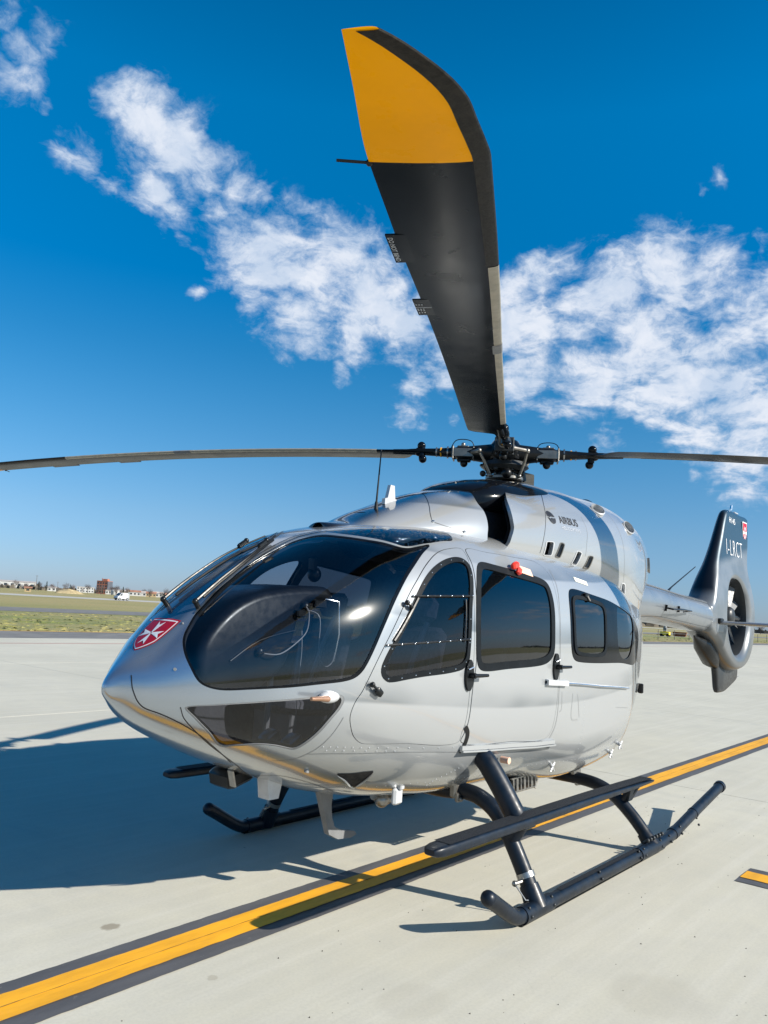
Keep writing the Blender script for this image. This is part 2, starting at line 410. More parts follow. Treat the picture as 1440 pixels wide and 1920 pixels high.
def bm_fix(me, angle):
    import bmesh
    bm = bmesh.new(); bm.from_mesh(me)
    bmesh.ops.recalc_face_normals(bm, faces=bm.faces[:])
    lim = math.radians(angle)
    for e in bm.edges:
        if len(e.link_faces) == 2 and e.calc_face_angle(0) > lim: e.smooth = False
    bm.to_mesh(me); bm.free()

def pchip(xs, ys):
    xs = np.array(xs, float); ys = np.array(ys, float)
    o = np.argsort(xs); xs = xs[o]; ys = ys[o]
    h = np.diff(xs); d = np.diff(ys) / h
    m = np.zeros(len(xs)); m[0] = d[0]; m[-1] = d[-1]
    for i in range(1, len(xs) - 1):
        if d[i - 1] * d[i] > 0:
            w1 = 2 * h[i] + h[i - 1]; w2 = h[i] + 2 * h[i - 1]
            m[i] = (w1 + w2) / (w1 / d[i - 1] + w2 / d[i])
    def f(x):
        x = np.clip(np.asarray(x, float), xs[0], xs[-1])
        i = np.clip(np.searchsorted(xs, x) - 1, 0, len(xs) - 2)
        t = (x - xs[i]) / h[i]
        return ((2*t**3-3*t**2+1)*ys[i] + (t**3-2*t**2+t)*h[i]*m[i] + (-2*t**3+3*t**2)*ys[i+1] + (t**3-t**2)*h[i]*m[i+1])
    return f
class Loft:
    """a body lofted from super-elliptic frames along x: rows x, top, bottom, half width, z of the widest point, exponents"""
    def __init__(s, xn, tab, rnd=True):
        s.xn = xn; s.rnd = rnd
        T = np.array(tab, float); d = np.maximum(xn - T[:, 0], 0)
        S = np.sqrt(d) if rnd else d
        s.smax = S.max(); s.f = [pchip(S, T[:, k]) for k in range(1, 7)]
        s.kx = 2.6 if rnd else 1.0
    def P(s, S, t):
        S = np.asarray(S, float); t = np.asarray(t, float)
        zt, zb, w, zw, nu, nl = [f(S) for f in s.f]
        ph = (t - .5) * np.pi
        c = np.abs(np.cos(ph)); sn = np.abs(np.sin(ph))
        k = np.clip((np.sin(ph) + .35) / .7, 0, 1); k = k * k * (3 - 2 * k)
        n = nl + (nu - nl) * k
        r = (c ** n + sn ** n) ** (-1 / n)
        y = w * r * c
        z = zw + np.where(ph > 0, (zt - zw), (zw - zb)) * r * np.sin(ph)
        return np.stack([s.xn - (S * S if s.rnd else S) + 0 * t, y, z], -1)
    def N(s, S, t):
        S = np.asarray(S, float); t = np.asarray(t, float); h = 2e-3
        S0, S1 = np.maximum(S - h, 1e-3), np.minimum(np.maximum(S, 1e-3) + h, s.smax)
        t0, t1 = np.maximum(t - h, 0), np.minimum(t + h, 1)
        a = s.P(S1, t) - s.P(S0, t); b = s.P(S, t1) - s.P(S, t0)
        n = np.cross(a, b)
        n[..., 1] = np.where((t < 1e-4) | (t > 1 - 1e-4), 0.0, n[..., 1])
        L = np.linalg.norm(n, axis=-1, keepdims=True); n = n / np.maximum(L, 1e-12)
        n = np.where((S[..., None] < 1e-3), np.array([1.0, 0, 0]), n)
        return n
    def S(s, x): return math.sqrt(max(s.xn - x, 0)) if s.rnd else s.xn - x
    def at(s, S, t, off=0.0, side=1):
        p = s.P(np.array(S), np.array(t)) + s.N(np.array(S), np.array(t)) * off
        return Vector((p[0], p[1] * side, p[2]))
    def nat(s, S, t, side=1):
        n = s.N(np.array(S), np.array(t)); return Vector((n[0], n[1] * side, n[2]))
    def t_of_z(s, x, z):
        S = s.S(x); a, b = 0.0, 1.0
        for _ in range(40):
            m = (a + b) / 2
            if s.P(np.array(S), np.array(m))[2] < z: a = m
            else: b = m
        return S, (a + b) / 2
    def t_of_y(s, S, y):
        a, b = 0.5, 1.0
        for _ in range(40):
            m = (a + b) / 2
            if s.P(np.array(S), np.array(m))[1] > y: a = m
            else: b = m
        return (a + b) / 2
def inpoly(px, py, poly):
    x0 = poly[:, 0]; y0 = poly[:, 1]; x1 = np.roll(x0, -1); y1 = np.roll(y0, -1)
    r = np.zeros(px.shape, bool)
    for a, b, c, d_ in zip(x0, y0, x1, y1):
        if b == d_: continue
        k = ((b > py) != (d_ > py)) & (px < (c - a) * (py - b) / (d_ - b) + a)
        r ^= k
    return r
def smooth_loop(pts, sub=5, closed=True):
    P = np.array(pts, float); n = len(P); out = []
    for i in range(n if closed else n - 1):
        p0, p1, p2, p3 = (P[(i - 1) % n], P[i], P[(i + 1) % n], P[(i + 2) % n]) if closed else (P[max(i - 1, 0)], P[i], P[i + 1], P[min(i + 2, n - 1)])
        d1 = max(np.linalg.norm(p1 - p0), 1e-6) ** .5; d2 = max(np.linalg.norm(p2 - p1), 1e-6) ** .5; d3 = max(np.linalg.norm(p3 - p2), 1e-6) ** .5
        m1 = (p2 - p1) ; m2 = (p2 - p1)
        if np.linalg.norm(p1 - p0) > 1e-9: m1 = (p1 - p0) / d1 - (p2 - p0) / (d1 + d2) + (p2 - p1) / d2; m1 = m1 * d2
        if np.linalg.norm(p3 - p2) > 1e-9: m2 = (p2 - p1) / d2 - (p3 - p1) / (d2 + d3) + (p3 - p2) / d3; m2 = m2 * d2
        for k in range(sub):
            t = k / sub
            out.append((2*t**3-3*t**2+1)*p1 + (t**3-2*t**2+t)*m1 + (-2*t**3+3*t**2)*p2 + (t**3-t**2)*m2)
    if not closed: out.append(P[-1])
    return np.array(out)
def resample(pts, h):
    P = np.vstack([pts, pts[:1]]); d = np.r_[0, np.cumsum(np.linalg.norm(np.diff(P, axis=0), axis=1))]
    n = max(8, int(d[-1] / h)); s_ = np.linspace(0, d[-1], n, endpoint=False)
    return np.stack([np.interp(s_, d, P[:, 0]), np.interp(s_, d, P[:, 1])], 1)
def inset(poly, d):
    P = np.array(poly); a = 0.5 * np.sum(P[:, 0] * np.roll(P[:, 1], -1) - np.roll(P[:, 0], -1) * P[:, 1])
    T = np.roll(P, -1, 0) - np.roll(P, 1, 0); T /= np.maximum(np.linalg.norm(T, axis=1, keepdims=True), 1e-9)
    n = np.stack([-T[:, 1], T[:, 0]], 1) * (1 if a > 0 else -1)
    Q = P + n * d
    for _ in range(3 if d > .012 else 0): Q = 0.5 * Q + 0.25 * (np.roll(Q, 1, 0) + np.roll(Q, -1, 0))
    return Q
KT = 3.0                                    # metres per unit of t, roughly
def cdt(outer, holes, h):
    """triangles of a polygon with holes, with a grid of inner points"""
    polys = [np.array(outer)] + [np.array(q) for q in holes]
    vs = []; es = []
    for q in polys:
        b = len(vs); vs += [tuple(p) for p in q]; es += [(b + i, b + (i + 1) % len(q)) for i in range(len(q))]
    lo = polys[0].min(0); hi = polys[0].max(0)
    gx, gy = np.meshgrid(np.arange(lo[0] + h / 2, hi[0], h), np.arange(lo[1] + h / 2, hi[1], h), indexing='ij')
    gx = gx.ravel(); gy = gy.ravel()
    ok = inpoly(gx, gy, polys[0])
    for q in polys[1:]: ok &= ~inpoly(gx, gy, q)
    gx, gy = gx[ok], gy[ok]
    B = np.vstack([np.vstack([q * (1 - f) + np.roll(q, -1, 0) * f for f in (0, .5)]) for q in polys])
    if len(gx):
        keep = np.ones(len(gx), bool)
        for i in range(0, len(gx), 2000):
            dd = (gx[i:i + 2000, None] - B[None, :, 0]) ** 2 + (gy[i:i + 2000, None] - B[None, :, 1]) ** 2
            keep[i:i + 2000] = dd.min(1) > (h * .45) ** 2
        vs += list(zip(gx[keep], gy[keep]))
    ov, oe, of, a_, b_, c_ = delaunay_2d_cdt([Vector(v) for v in vs], es, [], 0, 1e-7)
    V = np.array([(v.x, v.y) for v in ov]); Fc = np.array([f for f in of if len(f) == 3])
    cen = V[Fc].mean(1)
    ok = inpoly(cen[:, 0], cen[:, 1], polys[0])
    for q in polys[1:]: ok &= ~inpoly(cen[:, 0], cen[:, 1], q)
    Fc = Fc[ok]
    e1 = V[Fc[:, 1]] - V[Fc[:, 0]]; e2 = V[Fc[:, 2]] - V[Fc[:, 0]]
    ar = e1[:, 0] * e2[:, 1] - e1[:, 1] * e2[:, 0]
    Fc = Fc[np.abs(ar) > 1e-10]; ar = ar[np.abs(ar) > 1e-10]
    Fc[ar < 0] = Fc[ar < 0][:, ::-1]
    return V, Fc, polys
def patch(name, L, outer, holes=(), mat=None, side=1, off=0.0, rim=0.0, h=0.045, parent=None, flip=False, **props):
    """a sheet on the lofted body, cut out along its own outline; rim = depth of its edge"""
    V, Fc, polys = cdt(outer, holes, h)
    S = V[:, 0] / L.kx; t = np.clip(V[:, 1] / KT, 0, 1); S = np.clip(S, 0, L.smax)
    N = L.N(S, t); P = L.P(S, t) + N * off
    me = bpy.data.meshes.new(name)
    verts = P.copy(); nor = N.copy(); faces = [tuple(f) for f in Fc]
    if rim:
        for q in polys:
            n = len(q); qs = np.clip(q[:, 0] / L.kx, 0, L.smax); qt = np.clip(q[:, 1] / KT, 0, 1)
            NN = L.N(qs, qt); top = L.P(qs, qt) + NN * off; bot = top - NN * rim
            b = len(verts)
            verts = np.vstack([verts, top, bot])
            tang = np.roll(top, -1, 0) - np.roll(top, 1, 0)
            sn = np.cross(tang, NN); sn /= np.maximum(np.linalg.norm(sn, axis=1, keepdims=True), 1e-9)
            ar = np.sum(q[:, 0] * np.roll(q[:, 1], -1) - np.roll(q[:, 0], -1) * q[:, 1])
            sgn = 1.0 if ar > 0 else -1.0
            nor = np.vstack([nor, sn * sgn, sn * sgn])
            for i in range(n):
                j = (i + 1) % n; faces.append((b + i, b + j, b + n + j, b + n + i))
    if side < 0:
        verts = verts * [1, -1, 1]; nor = nor * [1, -1, 1]
    # keep the winding in line with the wanted normals
    out = []
    for f in faces:
        a, b, c = verts[f[0]], verts[f[1]], verts[f[2]]
        g = np.cross(b - a, c - a)
        out.append(tuple(reversed(f)) if g @ nor[list(f)].mean(0) < 0 else f)
    if flip: out = [tuple(reversed(f)) for f in out]; nor = -nor
    me.from_pydata([tuple(v) for v in verts], [], out)
    me.polygons.foreach_set('use_smooth', [True] * len(out))
    me.update()
    me.normals_split_custom_set_from_vertices([tuple(n) for n in nor])
    me.materials.append(mat)
    return link(name, me, parent, **props)
def poly_of(L, pts, sub=5, h=None):
    q = smooth_loop([(a * L.kx, b * KT) for a, b in pts], sub)
    return resample(q, h) if h else q
def line_on(L, pts, off=0.0, side=1, sub=6):
    q = smooth_loop([(a * L.kx, b * KT) for a, b in pts], sub, False)
    return [L.at(min(max(a / L.kx, 0), L.smax), min(max(b / KT, 0), 1), off, side) for a, b in q]
def ribbon(name, L, pts, width, off, mat, side=1, parent=None, **props):
    """a narrow flat strip (a seam or a seal) that follows the surface"""
    q = smooth_loop([(a * L.kx, b * KT) for a, b in pts], 6, False)
    S = np.clip(q[:, 0] / L.kx, 0, L.smax); t = np.clip(q[:, 1] / KT, 0, 1)
    N = L.N(S, t); P = L.P(S, t) + N * off
    T = np.gradient(P, axis=0); B = np.cross(T, N); B /= np.maximum(np.linalg.norm(B, axis=1, keepdims=True), 1e-9)
    a = P + B * width / 2; b = P - B * width / 2
    mb = MB(); n = len(P)
    vs = [tuple(v * [1, side, 1]) for v in np.vstack([a, b])]
    mb.add(vs, [(i, i + 1, n + i + 1, n + i) for i in range(n - 1)])
    return mb.build(name, mat, parent, **props)
def text_mesh(body, size=1.0, bold=0.0, spacing=1.0):
    cu = bpy.data.curves.new('lettering', 'FONT'); cu.body = body; cu.size = size
    cu.offset = bold; cu.space_character = spacing; cu.resolution_u = 4
    ob = bpy.data.objects.new('lettering', cu); COL.objects.link(ob)
    dg = bpy.context.evaluated_depsgraph_get()
    me = bpy.data.meshes.new_from_object(ob.evaluated_get(dg))
    bpy.data.objects.remove(ob); bpy.data.curves.remove(cu)
    return me
def text_obj(name, body, fn, mat, parent, size=1.0, bold=0.0, spacing=1.0, **props):
    """flat lettering whose points are carried onto a surface by fn(u, v)"""
    me = text_mesh(body, size, bold, spacing)
    import bmesh
    bm = bmesh.new(); bm.from_mesh(me)
    bmesh.ops.triangulate(bm, faces=bm.faces[:])
    bmesh.ops.subdivide_edges(bm, edges=[e for e in bm.edges if e.calc_length() > size * .3], cuts=1)
    xs = [v.co.x for v in bm.verts] or [0]; x0, x1 = min(xs), max(xs)
    for v in bm.verts: v.co = fn((v.co.x - x0) / max(x1 - x0, 1e-6), v.co.y / size)
    bm.to_mesh(me); bm.free()
    me.materials.clear(); me.materials.append(mat)
    return link(name, me, parent, **props)
def flat_poly(name, poly, fn, mat, parent=None, holes=(), h=0.05, **props):
    V, Fc, _ = cdt(np.array(poly, float), holes, h)
    me = bpy.data.meshes.new(name)
    me.from_pydata([tuple(fn(a, b)) for a, b in V], [], [tuple(f) for f in Fc])
    me.materials.append(mat); me.update()
    return link(name, me, parent, **props)
def pt(a, b): return Vector(a).lerp(Vector(b), .5)
def ease(path, k=6):
    """rounds a polyline"""
    q = []
    P = [Vector(p) for p in path]
    for i in range(len(P) - 1):
        p0, p1, p2, p3 = P[max(i - 1, 0)], P[i], P[i + 1], P[min(i + 2, len(P) - 1)]
        for j in range(k):
            t = j / k
            q.append(0.5 * ((2 * p1) + (p2 - p0) * t + (2 * p0 - 5 * p1 + 4 * p2 - p3) * t * t + (3 * p1 - p0 - 3 * p2 + p3) * t ** 3))
    q.append(P[-1]); return q

BK = {"FUS":[[3.735,1.3,1.3,0.0,1.3,2.2,2.0],[3.7,1.373,1.24,0.052,1.302,2.2,1.998],[3.6,1.465,1.145,0.181,1.299,2.25,1.997],[3.4,1.644,1.031,0.374,1.307,2.5,1.986],[3.1,1.878,0.9,0.588,1.322,2.65,1.9],[2.8,2.068,0.79,0.721,1.322,2.695,1.992],[2.4,2.245,0.66,0.816,1.32,2.7,2.202],[2.0,2.325,0.587,0.863,1.3,3.0,2.423],[1.5,2.368,0.559,0.881,1.28,3.3,2.89],[0.8,2.38,0.561,0.89,1.273,3.4,3.14],[0.0,2.37,0.491,0.904,1.27,3.4,3.726],[-0.7,2.33,0.514,0.884,1.291,3.203,3.403],[-1.2,2.28,0.704,0.771,1.342,3.039,2.683],[-1.7,2.242,0.944,0.618,1.499,2.834,2.354],[-2.3,2.2,1.4,0.3,1.75,2.505,2.033]],"COF":[[2.3,2.3,2.2,0.05,2.25,2.2,2.2],[2.15,2.321,2.2,0.22,2.25,2.181,2.2],[1.75,2.478,2.2,0.399,2.25,2.196,2.2],[1.14,2.685,2.2,0.55,2.25,2.203,2.2],[0.63,2.786,2.2,0.62,2.25,2.2,2.2],[0.3,2.81,2.2,0.64,2.25,2.2,2.2]],"COR":[[1.02,2.755,2.0,0.622,2.36,2.3,2.6],[0.85,2.78,2.0,0.64,2.36,2.3,2.6],[0.45,2.807,2.0,0.68,2.359,2.3,2.6],[0.1,2.866,2.0,0.708,2.359,2.289,2.6],[-0.4,2.939,1.9,0.737,2.358,2.241,2.598],[-1.0,2.939,1.6,0.739,2.349,2.365,2.59],[-1.6,2.917,1.5,0.647,2.306,2.373,2.574],[-2.1,2.863,1.9,0.505,2.314,2.425,2.0],[-2.5,2.732,1.9,0.355,2.322,2.465,2.0]],"F":{"windscreen":[[0.6236,0.5129],[0.5778,0.532],[0.5527,0.5599],[0.5296,0.6294],[0.5203,0.7066],[0.5319,0.7761],[0.5553,0.8198],[0.5876,0.8519],[0.6368,0.8902],[0.7309,0.9248],[0.826,0.9436],[0.9324,0.9465],[1.0317,0.9435],[1.0711,0.931],[1.1053,0.9092],[1.1323,0.865],[1.1692,0.8321],[1.2097,0.8067],[1.2559,0.7779],[1.3153,0.7781],[1.3431,0.7806],[1.3461,0.778],[1.2965,0.7559],[1.2467,0.7302],[1.2136,0.7117],[1.1755,0.6859],[1.1422,0.6598],[1.1004,0.6194],[1.0745,0.5882],[1.05,0.5576],[1.0359,0.5434],[1.0171,0.5322],[0.9886,0.5254],[0.9029,0.5196],[0.8108,0.5129],[0.7184,0.5101]],"roof_window":[[1.1317,0.9277],[1.1782,0.9051],[1.2316,0.8846],[1.2872,0.8666],[1.3532,0.8561],[1.4148,0.8418],[1.4673,0.8231],[1.4453,0.7914],[1.4054,0.7885],[1.3569,0.7841],[1.3304,0.783],[1.261,0.7812],[1.2352,0.7982],[1.2163,0.8128],[1.1788,0.8407],[1.1445,0.8758]],"chin_window":[[0.5221,0.4082],[0.6278,0.4437],[0.7358,0.4626],[0.8406,0.4791],[0.948,0.4939],[0.9718,0.4939],[0.9837,0.4858],[0.9848,0.4744],[0.9794,0.4563],[0.9619,0.419],[0.9452,0.3674],[0.9298,0.3206],[0.9171,0.289],[0.9086,0.2789],[0.888,0.2778],[0.8554,0.2776],[0.8118,0.2662],[0.7548,0.2286],[0.723,0.202],[0.6334,0.2791],[0.5683,0.3441]],"cockpit_door":[[1.4483,0.7652],[1.3993,0.766],[1.3492,0.7573],[1.2868,0.7317],[1.2408,0.7051],[1.1973,0.6761],[1.1309,0.6179],[1.086,0.571],[1.0415,0.5096],[1.0173,0.4718],[1.0109,0.4313],[1.0242,0.3968],[1.0465,0.3667],[1.0772,0.3503],[1.1135,0.353],[1.2182,0.3634],[1.3843,0.3727],[1.3885,0.3981],[1.3951,0.4245],[1.4033,0.5126],[1.4123,0.5519],[1.4163,0.6212],[1.4268,0.6782],[1.4424,0.7236],[1.4506,0.7503]],"door_window":[[1.1136,0.5207],[1.0959,0.5325],[1.0934,0.547],[1.1045,0.5659],[1.1303,0.5933],[1.1695,0.6293],[1.2128,0.6672],[1.2543,0.698],[1.2889,0.717],[1.3301,0.732],[1.3706,0.7413],[1.4045,0.7441],[1.4268,0.7404],[1.4397,0.7301],[1.44,0.7151],[1.4296,0.6885],[1.4119,0.6526],[1.4039,0.6183],[1.3986,0.5827],[1.3934,0.5602],[1.3741,0.5459],[1.3445,0.5399],[1.2354,0.5299],[1.1669,0.5226],[1.1341,0.5197]],"sliding_door":[[1.4613,0.764],[1.4512,0.7269],[1.4349,0.6783],[1.4245,0.6212],[1.4205,0.5519],[1.4114,0.5127],[1.4031,0.4244],[1.3962,0.398],[1.3916,0.3734],[1.5924,0.3608],[1.7097,0.35],[1.7368,0.3585],[1.7496,0.3811],[1.7537,0.4044],[1.7624,0.4883],[1.763,0.5571],[1.7696,0.6593],[1.7707,0.6887],[1.7691,0.7248],[1.7447,0.7505],[1.6433,0.7573],[1.5387,0.7616]],"cabin_window":[[1.4868,0.7346],[1.469,0.7262],[1.4408,0.6868],[1.4241,0.6338],[1.4242,0.5576],[1.4333,0.5454],[1.4502,0.5416],[1.5458,0.5449],[1.7038,0.5523],[1.724,0.5594],[1.7396,0.5709],[1.7452,0.6167],[1.7505,0.6645],[1.7493,0.6875],[1.744,0.705],[1.7241,0.7124],[1.6379,0.7212],[1.5427,0.7305],[1.5056,0.7343]],"rear_window":[[1.839,0.7005],[1.8277,0.6921],[1.8164,0.643],[1.8179,0.5742],[1.8276,0.5601],[1.8443,0.5556],[2.0551,0.5487],[2.1557,0.5393],[2.2024,0.5678],[2.2311,0.6099],[2.2141,0.6387],[2.1353,0.6653],[2.0435,0.686],[1.9543,0.6938]],"vent_window":[[1.8423,0.6866],[1.8335,0.6787],[1.8272,0.5839],[1.8344,0.5721],[1.851,0.5688],[1.956,0.5663],[1.9747,0.5719],[1.9811,0.6248],[1.9888,0.6678],[1.9826,0.6776],[1.9524,0.6823]],"hatch_window":[[2.0645,0.6805],[2.093,0.6804],[2.1378,0.6681],[2.1583,0.6489],[2.1472,0.6218],[2.123,0.5825],[2.1043,0.5606],[2.07,0.5569],[2.0488,0.5717],[2.0421,0.6264]],"nose_seam":[[0.2961,0.6997],[0.2932,0.6052],[0.2991,0.5202],[0.3325,0.3877],[0.3718,0.3372],[0.4437,0.3223],[0.5026,0.3024],[0.6098,0.2512],[0.7055,0.1871],[0.8297,0.107]],"chin_seam":[[0.5059,0.4039],[0.5363,0.3301],[0.6081,0.2549],[0.7018,0.1836],[0.8422,0.1088]],"belly_seam":[[0.8422,0.1088],[0.9538,0.0549],[0.9808,0.1262],[1.0375,0.1448],[1.1096,0.1465],[1.2157,0.1181]],"pillar_seam":[[0.9935,0.425],[0.9808,0.3594],[0.9682,0.3098],[0.9549,0.2757],[0.936,0.2377],[0.8965,0.2025]],"sill_seam":[[0.9549,0.2757],[1.0424,0.3061],[1.1586,0.332],[1.2892,0.3454],[1.3983,0.3465]],"shield":[[0.5569,1.0],[0.5829,0.9199],[0.5479,0.8869],[0.5047,0.8695],[0.4552,0.8719],[0.4199,0.9085],[0.4094,1.0],[0.4312,1.0],[0.4784,1.0],[0.5209,1.0]],"panel_line_a":[[1.7799,0.4937],[1.7803,0.4843],[1.7775,0.4323],[1.7716,0.4325]],"panel_line_b":[[1.827,0.4852],[1.8273,0.4069],[1.8536,0.4049]],"panel_line_c":[[1.8482,0.4811],[1.859,0.4116]],"panel_line_d":[[2.038,0.4233],[2.1055,0.4103]],"frame_line":[[1.7821,0.7383],[1.7829,0.7011],[1.7743,0.6595],[1.7675,0.5571],[1.767,0.4881],[1.7605,0.3915],[1.7468,0.3548]],"hatch_line":[[2.1973,0.6713],[2.1701,0.6214],[2.1422,0.5468]],"scoop":[[1.0869,0.2288],[1.1143,0.2428],[1.1563,0.2642],[1.171,0.2672],[1.1735,0.2442],[1.1792,0.205],[1.1829,0.1876],[1.1572,0.1969],[1.1207,0.2163]],"handle_front":[[1.3932,0.5337]],"handle_rear":[[1.7475,0.5466]],"lower_rail":[[1.3963,0.3583],[1.4793,0.3581],[1.5961,0.3521],[1.6858,0.3448],[1.7638,0.3447]],"upper_rail":[[1.7062,0.5166],[1.7931,0.5122],[1.9127,0.5039],[2.0198,0.4914],[2.0948,0.4774]],"band_a":[[1.1025,0.4613],[1.2481,0.4672],[1.4124,0.4747],[1.6117,0.4852],[1.7368,0.5019]],"band_b":[[1.2278,0.3686],[1.4261,0.396],[1.6199,0.408],[1.7521,0.4155]],"tag":[[1.615,0.7232]],"hinge_a":[[1.0606,0.5167]],"hinge_b":[[1.1816,0.6621]],"probe":[[0.9315,0.4853]],"nose_dot":[[0.4776,0.6455]],"door_strip":[[1.3954,0.4148],[1.4084,0.3964],[1.4063,0.3611],[1.3983,0.3465]],"lifting_lug":[[1.3064,0.2089]],"star_a":[[1.801,0.2732]],"star_b":[[2.0584,0.2832]],"star_c":[[2.0927,0.3013]],"rear_latch":[[2.2677,0.3915]],"vent_hook":[[1.9031,0.6904]],"wiper":[[0.6601,0.9067],[0.7731,0.9266],[0.8884,0.9439],[1.0251,0.9811]],"wiper2":[[0.6959,1.0],[0.8085,1.0],[0.9243,1.0],[1.0461,1.0]],"post":[[0.6368,0.8902],[0.8363,0.9553],[1.0575,0.9681],[1.1394,0.9345]],"rivets_a":[[0.9801,0.3175],[1.0438,0.3309],[1.119,0.3427],[1.2153,0.3524],[1.3732,0.3598]],"rivets_b":[[0.9966,0.3063],[1.0499,0.3204],[1.1245,0.333],[1.1878,0.3401]],"rivets_c":[[1.4285,0.2992],[1.4064,0.2815],[1.3841,0.2564],[1.382,0.2317]],"dark_corner":[[2.1636,0.4598]]},"C1":{"rear_edge":[[1.0867,0.556],[1.0991,0.6131],[1.1135,0.6947],[1.1181,0.7558],[1.1702,0.861],[1.2674,1.0]],"seam":[[1.0029,0.9525],[0.94,0.8635],[0.8867,0.7804],[0.8499,0.7107],[0.8391,0.6516],[0.8602,0.6323],[0.9018,0.6069],[0.9748,0.5771]],"antenna":[[0.8283,0.9843]],"whip":[[0.701,0.9418]]},"C2":{"front_edge":[[0.4937,0.8521],[0.2188,0.7304],[0.1519,0.6639],[0.1277,0.5897],[0.1262,0.5442],[0.1007,0.493],[0.0813,0.45]],"seam":[[1.0368,0.8511],[0.7275,0.7284],[0.5924,0.6333],[0.5221,0.545],[0.4749,0.4179]],"logo":[[0.6869,0.6687],[1.0451,0.6483],[0.9712,0.5909],[0.6102,0.604]],"band_l":[[1.3449,0.7969],[1.1519,0.6593],[1.1638,0.5926],[1.1354,0.5324],[1.1173,0.4533],[1.1808,0.3721]],"band_r":[[1.9236,0.8276],[1.618,0.6809],[1.6163,0.6229],[1.5661,0.5668],[1.4779,0.4849],[1.5293,0.371]],"port_a":[[1.6465,0.7234]],"port_b":[[2.1559,0.6648]],"vent_a":[[0.554,0.5014],[0.6482,0.5051],[0.6308,0.4138],[0.5314,0.4097]],"vent_b":[[0.7536,0.5091],[0.8038,0.5065],[0.7553,0.4083],[0.6963,0.4113]],"vent_c":[[1.0152,0.4759],[1.0821,0.4703],[1.0314,0.377],[0.9645,0.3819]],"vent_d":[[1.2094,0.4599],[1.2763,0.4627],[1.2299,0.3801],[1.1611,0.3743]],"vent_e":[[1.9124,0.4008],[1.9793,0.4024],[2.0177,0.3633],[1.9314,0.3551]]}}
FUS = Loft(3.735, BK['FUS']); CF = Loft(2.3, BK['COF']); CR = Loft(1.02, BK['COR'], False)

